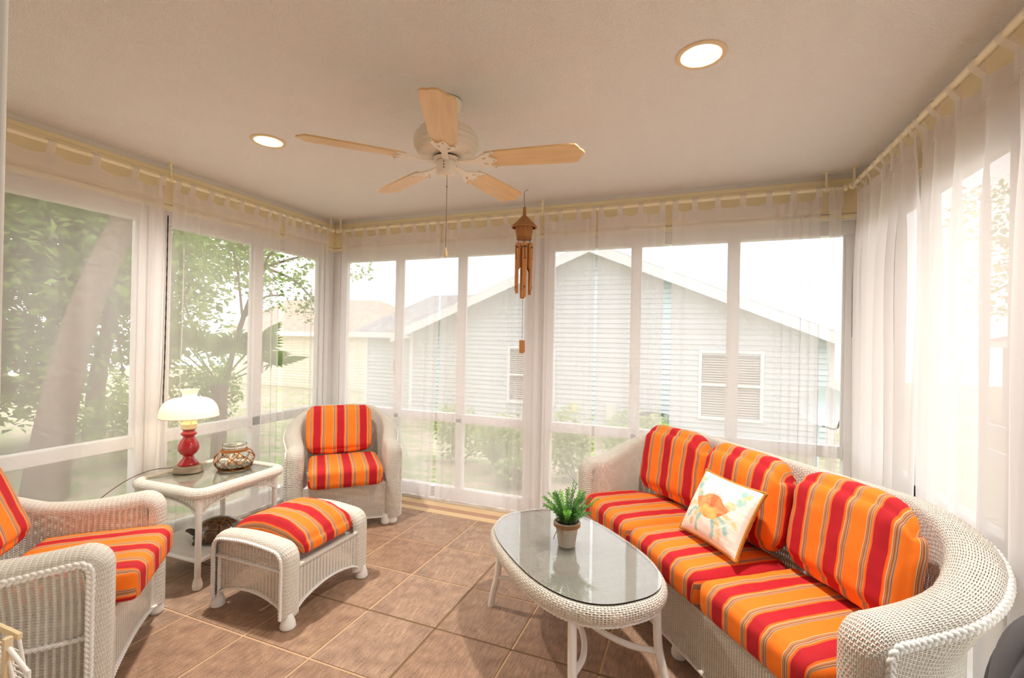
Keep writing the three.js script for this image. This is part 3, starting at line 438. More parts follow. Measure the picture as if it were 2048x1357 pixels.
// ---------------------------------------------------------------- ottoman
{
  const t = thing('wicker_ottoman', 'white wicker ottoman with rolled plaited ends', 'ottoman', [1.13, 0, 1.49], 0);
  const hx = 0.242, hz = 0.292, top = 0.378, r = 0.075, m = M.wicker;
  const arch = (u, h0 = 0.05, h1 = 0.115) => h0 + (h1 - h0) * Math.sin(PI * u) ** 0.65;
  for (const s of [1, -1]) {
    const path = []; // post, over the top, post
    for (let i = 0; i <= 6; i++) path.push(V(-hx, lerp(0.05, top - r, i / 6), 0)); for (let i = 1; i <= 6; i++) { const q = i / 6 * PI / 2; path.push(V(-hx + r - r * Math.cos(q), top - r + r * Math.sin(q), 0)); }
    for (let i = 1; i < 10; i++) path.push(V(lerp(-hx + r, hx - r, i / 10), top + 0.012 * Math.sin(PI * i / 10), 0)); for (let i = 6; i >= 0; i--) { const q = i / 6 * PI / 2; path.push(V(hx - r + r * Math.cos(q), top - r + r * Math.sin(q), 0)); } for (let i = 5; i >= 0; i--) path.push(V(hx, lerp(0.05, top - r, i / 6), 0));
    const n = path.length - 1, len = [0]; for (let i = 1; i <= n; i++) len.push(len[i - 1] + path[i].distanceTo(path[i - 1]));
    const out = (i) => { const T = path[Math.min(n, i + 1)].clone().sub(path[Math.max(0, i - 1)]).normalize(); return V(-T.y, T.x, 0); };
    const pt = (i, v) => { const th = PI * v, O = out(i), w = 0.05; return path[i].clone().addScaledVector(O, 0.032 * (Math.sin(th) ** 0.8 - 1) + 0.012).add(V(0, 0, s * (hz - w - w * Math.cos(th)))); };
    mesh('rolled_end', surf((u, v, p) => p.copy(pt(Math.round(u * n), v)), n, 10, (u, v) => [len[Math.round(u * n)], v * 0.12], s > 0), M.wickerTight, t);
    mesh('braid', plait(path.map((_, i) => pt(i, 0.99)).filter((_, i) => i % 2 === 0), 0.011, { pitch: 0.045 }), M.cane, t);
    const ze = s * (hz - 0.028), ex = hx - 0.012;
    mesh('end_panel', surf((u, v, p) => p.set(lerp(-ex, ex, u), lerp(top - 0.02, arch(u, 0.06, 0.13), v), ze), 30, 8, (u, v) => [u * 2 * ex, v * 0.3], s > 0), m, t);
    mesh('belt_braid', plait([-1, -0.5, 0, 0.5, 1].map((q) => V(q * ex, 0.262, ze + s * 0.006)), 0.01, { pitch: 0.045 }), M.cane, t);
    mesh('lower_braid', plait(Array.from({ length: 11 }, (_, i) => V(lerp(-ex, ex, i / 10), arch(i / 10, 0.06, 0.13), ze + s * 0.004)), 0.009, { pitch: 0.04 }), M.cane, t);
    for (const q of [-1, 1]) mesh('post_braid', plait([0.06, 0.12, 0.18, 0.26].map((y) => V(q * (ex - 0.02 - 0.02 * smooth(y, 0.05, 0.26) * 0), y, ze + s * 0.005)), 0.009, { pitch: 0.04 }), M.cane, t);
    for (const q of [-1, 1]) mesh('foot', lathe([[0, 0], [0.03, 0], [0.036, 0.008], [0.032, 0.03], [0.024, 0.052], [0.02, 0.07], [0, 0.07]], 16).translate(q * (hx - 0.008), 0, s * (hz - 0.035)), M.cane, t);
  }
  for (const q of [1, -1]) {
    const xe = q * (hx - 0.004), ez = hz - 0.06;
    mesh('side_panel', surf((u, v, p) => p.set(xe, lerp(0.272, arch(u, 0.06, 0.125), v), lerp(-ez, ez, u)), 30, 6, (u, v) => [u * 2 * ez, v * 0.22], q < 0), m, t);
    mesh('side_braid', plait(Array.from({ length: 11 }, (_, i) => V(xe + q * 0.005, arch(i / 10, 0.06, 0.125), lerp(-ez, ez, i / 10))), 0.008, { pitch: 0.036 }), M.cane, t);
    mesh('side_rail', tube([V(xe, 0.27, -ez), V(xe, 0.27, ez)], 0.011, { seg: 10 }), M.wickerTight, t);
  }
  mesh('deck', bx(-0.2, 0.256, -hz + 0.06, 0.2, 0.266, hz - 0.06), M.cane, t);
  // saddle cushion; stripes run across, so the cover is turned a quarter
  const c = thing('ottoman_cushion', 'red and orange striped cushion arched over the ottoman', 'cushion', [1.13, 0.352, 1.49], PI / 2);
  mesh('cover', softBox(0.366, 0.08, 0.476, { r: 0.035, puff: 0.012, shift: 0.028, seed: 71, wrinkle: 0.006, nx: 40, ny: 8, nz: 44, warp: (q, u, v, w) => { q.y += 0.006 + 0.042 * (1 - w * w) - 0.026 * Math.abs(w) ** 3 + 0.004 * Math.sin(u * 5) * (1 - w * w); } }), stripeMat, c);
}

// ---------------------------------------------------------------- lamp table and what stands on it
const TB = { x: 0.435, z: 1.45, y: 0.535 };
{
  const t = thing('side_table', 'white wicker side table with glass top and lower shelf', 'table', [TB.x, 0, TB.z], 0.02), hx = 0.225, hz = 0.245, y = TB.y;
  const ring = (hx2, hz2, c, yy, n = 10) => { const pts = []; for (const [sx, sz, a0] of [[1, 1, 0], [-1, 1, 90], [-1, -1, 180], [1, -1, 270]]) for (let i = 0; i <= n; i++) { const a = (a0 + i / n * 90) * PI / 180; pts.push(V(sx * (hx2 - c) + Math.cos(a) * c, yy, sz * (hz2 - c) + Math.sin(a) * c)); } return pts; };
  const rp = ring(0.255, 0.27, 0.06, y - 0.022);
  const n = rp.length; let L = 0; const len = [0]; for (let i = 1; i <= n; i++) { L += rp[i % n].distanceTo(rp[i - 1]); len.push(L); }
  mesh('rolled_rim', surf((u, v, p) => { const i = Math.round(u * n) % n, a = rp[(i + 1) % n], b = rp[(i + n - 1) % n], T = a.clone().sub(b).normalize(), O = V(T.z, 0, -T.x).multiplyScalar(1), th = v * 2 * PI; p.copy(rp[i]).addScaledVector(O, Math.cos(th) * 0.033); p.y += Math.sin(th) * 0.03; }, n, 18, (u, v) => [len[Math.round(u * n)], v * 0.2]), M.wickerTight, t);
  mesh('top_weave', bx(-0.235, y - 0.022, -0.25, 0.235, y - 0.014, 0.25), M.wickerTight, t);
  const sh = new THREE.Shape(ring(0.235, 0.25, 0.04, 0).map((q) => new THREE.Vector2(q.x, q.z)));
  mesh('glass_top', new THREE.ExtrudeGeometry(sh, { depth: 0.006, bevelEnabled: true, bevelSize: 0.001, bevelThickness: 0.001, bevelSegments: 1 }).rotateX(PI / 2).translate(0, y - 0.002, 0), phys({ color: 0xffffff, roughness: 0.03, transmission: 1, thickness: 0.006, ior: 1.5, attenuationColor: new THREE.Color(0.6, 0.85, 0.72), attenuationDistance: 0.12 }), t);
  const arch = (u) => y - 0.135 + 0.062 * Math.sin(PI * u) ** 0.55;
  for (const [ax, s] of [['x', 1], ['x', -1], ['z', 1], ['z', -1]]) {
    const h = ax === 'x' ? hx : hz, o = (ax === 'x' ? hz : hx) + 0.008, P = (u, yy, e = 0) => (ax === 'x' ? V(lerp(-h, h, u), yy, s * (o + e)) : V(s * (o + e), yy, lerp(-h, h, u)));
    mesh('apron_panel', surf((u, v, p) => p.copy(P(u, lerp(y - 0.03, arch(u), v))), 24, 5, (u, v) => [u * 2 * h, v * 0.12], (ax === 'x') === (s > 0)), wickerApron(), t);
    mesh('apron_braid', plait(Array.from({ length: 11 }, (_, i) => P(i / 10, arch(i / 10), 0.004)), 0.0075, { pitch: 0.034 }), M.cane, t);
  }
  for (const sx of [1, -1]) for (const sz of [1, -1]) {
    const lg = mesh('leg', rod([sx * hx, 0.02, sz * hz], [sx * hx, y - 0.03, sz * hz], 0.0155, 14), M.cane, t);
    mesh('wrapped_foot', lathe([[0, 0], [0.018, 0], [0.024, 0.01], [0.025, 0.028], [0.019, 0.055], [0.016, 0.062]], 16).translate(sx * hx, 0, sz * hz), M.cane, lg);
  }
  mesh('shelf', bx(-hx, 0.15, -hz, hx, 0.158, hz), M.wickerTight, t);
  for (const [p, q] of [[[-hx, -hz], [hx, -hz]], [[hx, -hz], [hx, hz]], [[hx, hz], [-hx, hz]], [[-hx, hz], [-hx, -hz]]]) mesh('shelf_rail', rod([p[0], 0.15, p[1]], [q[0], 0.15, q[1]], 0.012), M.cane, t);
}
function wickerApron() { return M.wicker; }
{ // lamp
  const t = thing('table_lamp', 'lit red table lamp with white domed glass shade', 'lamp', [0.292, TB.y, 1.5], 0);
  const red = phys({ color: 0xb3121a, roughness: 0.28, clearcoat: 0.6, clearcoatRoughness: 0.2 }), wood = std({ color: 0xd9c3a4, roughness: 0.85, bumpMap: per(grain, 0.1, 0.1), bumpScale: 0.004 }), brass = std({ color: 0xefe0b6, roughness: 0.5 });
  const plinth = surf((u, v, p) => { const a = u * 2 * PI, R = v < 0.25 ? lerp(0, 1, v / 0.25) : v < 0.7 ? 1 - 0.05 * smooth(v, 0.4, 0.7) : lerp(0.9, 0, (v - 0.7) / 0.3), y = v < 0.25 ? 0 : v < 0.7 ? lerp(0, 0.035, (v - 0.25) / 0.45) : 0.042, rag = 1 + 0.06 * noise(Math.cos(a) * 2 + 4, Math.sin(a) * 2, v * 3); p.set(Math.cos(a) * 0.078 * R * rag, y, Math.sin(a) * 0.058 * R * rag); }, 48, 24, undefined, true); plinth.rotateY(0.6);
  mesh('plinth', plinth, wood, t);
  mesh('body', lathe([[0, 0.04], [0.05, 0.04], [0.054, 0.046], [0.054, 0.054], [0.047, 0.064], [0.034, 0.078], [0.027, 0.092], [0.026, 0.1], [0.034, 0.106], [0.044, 0.114], [0.054, 0.132], [0.056, 0.15], [0.051, 0.172], [0.04, 0.192], [0.03, 0.206], [0.028, 0.214], [0.036, 0.22], [0.042, 0.228], [0.04, 0.236], [0.032, 0.241], [0.029, 0.248], [0.034, 0.254], [0, 0.256]], 40), red, t);
  mesh('burner_collar', lathe([[0, 0.254], [0.036, 0.256], [0.041, 0.262], [0.04, 0.28], [0.044, 0.286], [0.043, 0.292], [0.036, 0.296], [0.033, 0.305], [0.034, 0.325], [0.03, 0.33], [0, 0.332]], 36), brass, t);
  for (let k = 0; k < 3; k++) { const a = k * 2.094 + 0.4; mesh('shade_arm', tube([V(Math.cos(a) * 0.04, 0.29, Math.sin(a) * 0.04), V(Math.cos(a) * 0.07, 0.315, Math.sin(a) * 0.07), V(Math.cos(a) * 0.145, 0.335, Math.sin(a) * 0.145)], 0.002, { seg: 10, rad: 5 }), brass, t); }
  const opal = phys({ color: 0xfff6e2, roughness: 1, transmission: 0.45, thickness: 0, side: THREE.DoubleSide, specularIntensity: 0.4 });
  const ruff = []; const shade = mesh('shade', surf((u, v, p) => { const a = u * 2 * PI, q = v * PI / 2; const R = 0.04 + (0.152 - 0.04) * Math.cos(q) ** 0.72, y = 0.333 + 0.112 * Math.sin(q) ** 0.95; p.set(Math.cos(a) * R, y, Math.sin(a) * R); }, 56, 24), opal, t);
  mesh('ruffled_crown', surf((u, v, p) => { const a = u * 2 * PI, R = 0.04 - 0.004 * Math.sin(v * PI) + 0.008 * v * v, w = v * v * 0.004 * Math.sin(a * 14); p.set(Math.cos(a) * (R + w), 0.444 + 0.05 * v + 0.6 * w, Math.sin(a) * (R + w)); }, 112, 10), opal, shade);
  mesh('shade_rim', new THREE.TorusGeometry(0.152, 0.003, 6, 56).rotateX(PI / 2).translate(0, 0.333, 0), std({ color: 0xd8c7a8, roughness: 0.4 }), shade);
  const glow = std({ color: 0xffffff, emissive: new THREE.Color(1, 0.8, 0.5), emissiveIntensity: 6 });
  mesh('bulb', new THREE.SphereGeometry(0.022, 20, 14).translate(0, 0.385, 0), glow, t);
  const l = new THREE.PointLight(new THREE.Color(1, 0.8, 0.44), 0.095); l.position.set(0.292, TB.y + 0.385, 1.5); l.castShadow = true; l.name = 'table_lamp_bulb'; scene.add(l);
  tag(mesh('lamp_cord', tube([V(0.2, TB.y + 0.02, 1.52), V(0.15, TB.y + 0.022, 1.62), V(0.12, TB.y - 0.02, 1.75), V(0.1, 0.4, 1.9), V(0.1, 0.2, 1.98), V(0.1, 0.012, 2.05)], 0.0022, { seg: 40, rad: 5 }), std({ color: 0x5a3a22, roughness: 0.6 })), 'thin brown lamp cord dropping from the side table behind the armchair', 'cord');
}
{ // jar in a rope net, shells in it
  const jx = 0.468, jz = 1.335, t = thing('glass_jar', 'squat clear glass jar wrapped in brown rope net', 'jar', [jx, TB.y, jz]);
  const prof = [[0, 0.002], [0.07, 0.002], [0.085, 0.008], [0.1, 0.03], [0.107, 0.055], [0.103, 0.08], [0.088, 0.103], [0.07, 0.118], [0.063, 0.124], [0.062, 0.132], [0.066, 0.14], [0.068, 0.148], [0.067, 0.153], [0.062, 0.153], [0.059, 0.145], [0.058, 0.126], [0.066, 0.114], [0.084, 0.1], [0.099, 0.079], [0.103, 0.055], [0.096, 0.031], [0.082, 0.012], [0.0, 0.008]];
  mesh('glass', lathe(prof, 48), phys({ color: 0xffffff, transmission: 1, roughness: 0.02, thickness: 0.004, ior: 1.45, attenuationColor: new THREE.Color(0.8, 0.85, 0.7), attenuationDistance: 0.05 }), t);
  const rope = std({ color: 0x9a5a1c, roughness: 0.9, bumpMap: per(grain, 0.02, 0.02), bumpScale: 0.001 });
  const R = (y) => { for (let i = 1; i < 9; i++) if (prof[i + 1][1] >= y && prof[i][1] <= y) return lerp(prof[i][0], prof[i + 1][0], (y - prof[i][1]) / (prof[i + 1][1] - prof[i][1])); return 0.075; };
  const on = (a, y) => V(Math.cos(a) * (R(y) + 0.003), y, Math.sin(a) * (R(y) + 0.003)), N = 8, rows = [0.012, 0.04, 0.075, 0.108];
  for (let j = 0; j < 3; j++) for (let k = 0; k < N; k++) for (const s of [-1, 1]) { const a0 = (k + (j & 1) / 2) / N * 2 * PI, a1 = a0 + s * PI / N; mesh('net_cord', tube([0, 0.25, 0.5, 0.75, 1].map((f) => on(lerp(a0, a1, f), lerp(rows[j], rows[j + 1], f))), 0.0026, { seg: 8, rad: 5 }), rope, t); if (s > 0) mesh('net_knot', new THREE.SphereGeometry(0.0055, 8, 6).translate(...on(a0, rows[j]).toArray()), rope, t); }
  mesh('neck_rope', merge([0.113, 0.118, 0.1225].map((y) => new THREE.TorusGeometry(0.076 - (y - 0.113) * 0.9, 0.003, 6, 40).rotateX(PI / 2).translate(0, y, 0))), rope, t); mesh('foot_rope', new THREE.TorusGeometry(0.086, 0.004, 6, 40).rotateX(PI / 2).translate(0, 0.006, 0), rope, t);
  const r = rng(21);
  const shellG = (k) => k % 3 === 0 ? surf((u, v, p) => { const a = u * 2 * PI * 4, f = u, R2 = 0.024 * (1 - f) + 0.003, th = v * 2 * PI, cx = Math.cos(a) * R2 * 0.5, cy = f * 0.05, cz = Math.sin(a) * R2 * 0.5; p.set(cx + Math.cos(a) * Math.cos(th) * R2 * 0.75, cy + Math.sin(th) * R2 * 0.6, cz + Math.sin(a) * Math.cos(th) * R2 * 0.75); }, 60, 10) // whelk
    : surf((u, v, p) => { const a = (u - 0.5) * 2.4, R2 = v * 0.04, rib = 1 + 0.03 * Math.cos(a * 26) * v; p.set(Math.sin(a) * R2 * rib, 0.014 * Math.sin(v * PI * 0.75) * rib, Math.cos(a) * R2 * rib); }, 48, 10); // scallop
  const sm = [0xe8d3b4, 0xd9b48a, 0xf0e6d6, 0xc9a98c, 0xe6c9a6].map((c) => std({ color: c, roughness: 0.5, side: THREE.DoubleSide }));
  for (let k = 0; k < 7; k++) { const a = k < 5 ? k * 1.2566 : k * 3.0, q = k < 5 ? 0.05 : 0.028, m = mesh('seashell', shellG(k), sm[k % 5]); m.position.set(jx + Math.cos(a) * q, TB.y + 0.034 + (k < 5 ? 0.0 : 0.036), jz + Math.sin(a) * q); m.rotation.set(r() * 0.8, r() * 6, r() * 0.6); m.scale.setScalar(k % 3 ? 0.72 : 0.62); tag(m, k % 3 === 0 ? 'spiral seashell inside the rope netted jar' : 'fan shaped ribbed seashell inside the rope netted jar', 'seashell', k % 3 === 0 ? 'spiral shells in the jar' : 'fan shells in the jar'); }
}
{ // tortoise ornament on the shelf
  const t = thing('tortoise_ornament', 'brown tortoise figurine with patterned shell on the lower table shelf', 'figurine', [0.53, 0.158, 1.47], 0.5);
  const tex = dataTex(256, 128, (x, y) => { const u = x / 256 * 10, v = y / 128 * 3, f = Math.abs(u - Math.floor(u) - 0.5) * 2, g = Math.abs(v - Math.floor(v) - 0.5) * 2, e = Math.max(f, g) + 0.25 * noise(x * 0.06, y * 0.08), n = 18 * noise(x * 0.09, y * 0.09, 3); return e > 0.86 ? [44 + n, 30 + n, 22 + n] : e > 0.62 ? [128 + n, 88 + n, 42 + n * 0.5] : [84 + n, 58 + n, 34 + n]; });
  const shellM = phys({ map: tex, roughness: 0.3, clearcoat: 0.4 }), skin = std({ color: 0x4b3a26, roughness: 0.6, bumpMap: per(grain, 0.02, 0.02), bumpScale: 0.001 });
  mesh('shell', surf((u, v, p) => { const a = u * 2 * PI, q = v * PI / 2, b = 1 + 0.03 * Math.cos(a * 10) * Math.cos(q); p.set(Math.cos(a) * 0.125 * Math.cos(q) ** 0.8 * b, 0.03 + 0.105 * Math.sin(q) ** 0.95, Math.sin(a) * 0.095 * Math.cos(q) ** 0.8 * b); }, 60, 20, (u, v) => [u, v]), shellM, t);
  mesh('shell_rim', surf((u, v, p) => { const a = u * 2 * PI, th = v * 2 * PI; p.set(Math.cos(a) * (0.127 + 0.009 * Math.cos(th)), 0.028 + 0.008 * Math.sin(th), Math.sin(a) * (0.097 + 0.009 * Math.cos(th))); }, 60, 10), skin, t);
  mesh('body', merge([surf((u, v, p) => { const a = u * 2 * PI, q = (v - 0.5) * PI; p.set(Math.cos(a) * 0.11 * Math.cos(q), 0.028 + 0.018 * Math.sin(q), Math.sin(a) * 0.085 * Math.cos(q)); }, 30, 10), ...[[0.085, 0.07], [0.085, -0.07], [-0.085, 0.065], [-0.085, -0.065]].map(([x, z]) => tube([V(x * 0.8, 0.03, z * 0.8), V(x * 1.1, 0.02, z * 1.15), V(x * 1.2, 0.006, z * 1.2)], (q) => 0.016 - 0.006 * q, { seg: 8 })), tube([V(-0.1, 0.032, 0), V(-0.135, 0.045, 0), V(-0.165, 0.058, 0), V(-0.182, 0.056, 0)], (q) => 0.017 + 0.006 * Math.sin(q * PI) - 0.01 * q, { seg: 12 }), tube([V(0.11, 0.03, 0), V(0.145, 0.022, 0)], (q) => 0.01 - 0.008 * q, { seg: 5 })]), skin, t);
}

// ---------------------------------------------------------------- coffee table and plant
const CT = { x: 2.6, z: 1.372, y: 0.445, turn: Math.atan2(0.69, 0.72) };
{
  const t = thing('coffee_table', 'oval white wicker coffee table with glass top and bent tube legs', 'table', [CT.x, 0, CT.z], CT.turn), y = CT.y; // long axis along local z
  const outline = (hl, hw, n = 96) => { const pts = []; for (let i = 0; i < n; i++) { const a = i / n * 2 * PI, c = Math.cos(a), s = Math.sin(a), e = 2.55; pts.push([Math.sign(c) * Math.abs(c) ** (2 / e) * hw, Math.sign(s) * Math.abs(s) ** (2 / e) * hl]); } return pts; };
  const flat = (o, h, yy) => { const g = new THREE.ExtrudeGeometry(new THREE.Shape(o.map(([a, b]) => new THREE.Vector2(a, b))), { depth: h, bevelEnabled: false, curveSegments: 1 }); g.rotateX(PI / 2); g.translate(0, yy, 0); return metricUV(g); };
  mesh('woven_top', flat(outline(0.458, 0.275), 0.008, y - 0.008), M.wickerTable, t);
  mesh('under_board', flat(outline(0.45, 0.26), 0.008, y - 0.03), M.cane, t);
  const o = outline(0.468, 0.283), n = o.length; let L = 0; const len = [0]; for (let i = 1; i <= n; i++) { L += Math.hypot(o[i % n][0] - o[i - 1][0], o[i % n][1] - o[i - 1][1]); len.push(L); }
  const nrm = (i) => { const a = o[(i + 1) % n], b = o[(i + n - 1) % n], dx = a[0] - b[0], dz = a[1] - b[1], l = Math.hypot(dx, dz); return [dz / l, -dx / l]; };
  mesh('woven_rim', surf((u, v, p) => { const i = Math.round(u * n) % n, [nx, nz] = nrm(i), th = PI / 2 - v * PI * 1.0, k = -0.012 + 0.03 * Math.max(0, Math.cos(th)) ** 0.8, yy = y - 0.028 + 0.028 * Math.sin(th) - 0.016 * v; p.set(o[i][0] + nx * k, yy, o[i][1] + nz * k); }, n, 12, (u, v) => [len[Math.round(u * n)], v * 0.09]), M.wickerTableRim, t);
  mesh('edge_braid', plait(o.map(([a, b], i) => { const [nx, nz] = nrm(i); return V(a - nx * 0.004, y - 0.072, b - nz * 0.004); }).filter((_, i) => i % 2 === 0), 0.0075, { pitch: 0.05, closed: true }), M.cane, t);
  mesh('glass_top', flat(outline(0.464, 0.28), 0.006, y + 0.007), phys({ color: 0xffffff, roughness: 0.0, transmission: 1, thickness: 0.006, ior: 1.52, attenuationColor: new THREE.Color(0.25, 0.62, 0.56), attenuationDistance: 0.35 }), t);
  for (const sx of [1, -1]) for (const sz of [1, -1]) mesh('leg', tube([V(sx * 0.185, y - 0.03, sz * 0.36), V(sx * 0.187, 0.3, sz * 0.365), V(sx * 0.19, 0.18, sz * 0.375), V(sx * 0.2, 0.08, sz * 0.405), V(sx * 0.205, 0.0, sz * 0.425)], 0.0165, { seg: 30, rad: 12 }), M.paintWhite, t);
  for (const sz of [1, -1]) mesh('stretcher', tube([V(-0.188, 0.17, sz * 0.37), V(-0.1, 0.175, sz * 0.3), V(-0.03, 0.185, sz * 0.17), V(-0.02, 0.19, 0), V(-0.02, 0.19, -sz * 0.0)].slice(0, 4).concat([]), 0.012, { seg: 26, rad: 10 }), M.paintWhite, t);
  for (const sz of [1, -1]) mesh('stretcher', tube([V(0.188, 0.17, sz * 0.37), V(0.1, 0.175, sz * 0.3), V(0.03, 0.185, sz * 0.17), V(0.02, 0.19, 0)], 0.012, { seg: 26, rad: 10 }), M.paintWhite, t);
  mesh('stretcher_joint', new THREE.SphereGeometry(0.02, 14, 10).scale(1.5, 1, 1).translate(0, 0.19, 0), M.paintWhite, t);
}
{
  const y0 = CT.y + 0.0075, t = thing('potted_plant', 'leafy green plant in a grey pot tied with twine on the coffee table', 'plant', [2.59, y0, 1.37], 0.4);
  const clay = std({ color: 0xbfb5a4, roughness: 0.9, bumpMap: per(grain, 0.06, 0.06), bumpScale: 0.0008 }), twine = std({ color: 0xa0774e, roughness: 0.95 });
  mesh('pot', lathe([[0, 0], [0.036, 0], [0.038, 0.003], [0.05, 0.088], [0.055, 0.09], [0.056, 0.108], [0.052, 0.109], [0.049, 0.1], [0, 0.096]], 40), clay, t);
  mesh('soil', lathe([[0, 0.1], [0.02, 0.101], [0.05, 0.099]], 20), std({ color: 0x3a2a1c, roughness: 1 }), t);
  const tw = []; for (let k = 0; k < 4; k++) tw.push(tube(Array.from({ length: 24 }, (_, i) => { const a = i / 24 * 2 * PI; return V(Math.cos(a) * 0.0575, 0.09 + k * 0.0042 + 0.0006 * Math.sin(a * 3 + k), Math.sin(a) * 0.0575); }), 0.0024, { seg: 48, rad: 5, closed: true }));
  mesh('twine_band', merge(tw), twine, t);
  const bow = 2.2; mesh('twine_bow', merge([[-1, 0.03, -0.012], [1, 0.012, -0.055], [-0.4, 0.02, -0.05]].map(([s, o, d]) => tube([V(Math.cos(bow) * 0.059, 0.096, Math.sin(bow) * 0.059), V(Math.cos(bow + s * 0.3) * 0.066, 0.096 + d * 0.4, Math.sin(bow + s * 0.3) * 0.066), V(Math.cos(bow + s * 0.45) * (0.06 + o), 0.096 + d, Math.sin(bow + s * 0.45) * (0.06 + o))], 0.0018, { seg: 10, rad: 5 }))), twine, t);
  const r = rng(9), greens = [0x4f8f2a, 0x66a834, 0x86c048, 0x3b7424].map((c) => phys({ color: c, roughness: 0.6, transmission: 0.3, thickness: 0, side: THREE.DoubleSide }));
  greens.forEach((m) => (m.roughness = 0.9));
  for (let k = 0; k < 46; k++) { // each sprig: a stem with narrow leaves
    const a = k * 2.39996 + r() * 0.5, lean = 0.1 + 0.72 * Math.sqrt((k + 0.5) / 46), Ln = (0.135 + 0.06 * r()) * (1.05 - 0.25 * (lean / 0.75)), base = V(Math.cos(a) * 0.03 * r(), 0.098, Math.sin(a) * 0.03 * r()), pts = [0, 0.35, 0.7, 1].map((f) => base.clone().add(V(Math.cos(a) * Math.sin(lean * (0.6 + 0.5 * f)) * Ln * f, Math.cos(lean * (0.6 + 0.5 * f)) * Ln * f, Math.sin(a) * Math.sin(lean * (0.6 + 0.5 * f)) * Ln * f)));
    const C = new THREE.CatmullRomCurve3(pts), geos = [tube(pts, 0.0011, { seg: 6, rad: 4, cap: false })], pos = [], uv = [];
    for (let i = 0; i < 64; i++) {
      const f = 0.12 + 0.88 * i / 64, c = C.getPointAt(Math.min(1, f)), T = C.getTangentAt(Math.min(1, f)), q = i * 2.4 + k, side = V(Math.cos(q), 0.2, Math.sin(q)), d = side.addScaledVector(T, -side.dot(T)).normalize().multiplyScalar(0.9).addScaledVector(T, 0.45).normalize(), l = 0.01 + 0.012 * r() * (1.1 - 0.5 * f), wv = d.clone().cross(T).normalize().multiplyScalar(0.0028), tip = c.clone().addScaledVector(d, l), mid = c.clone().addScaledVector(d, l * 0.5);
      const A = mid.clone().add(wv), B = mid.clone().sub(wv); for (const [p1, p2, p3] of [[c, A, tip], [c, tip, B]]) for (const z of [p1, p2, p3]) { pos.push(z.x, z.y, z.z); uv.push(0, 0); }
    }
    const g = new THREE.BufferGeometry(); g.setAttribute('position', new THREE.Float32BufferAttribute(pos, 3)); g.setAttribute('uv', new THREE.Float32BufferAttribute(uv, 2)); g.computeVertexNormals(); geos.push(g);
    mesh('sprig', merge(geos), greens[Math.floor(r() * 4)], t);
  }
}

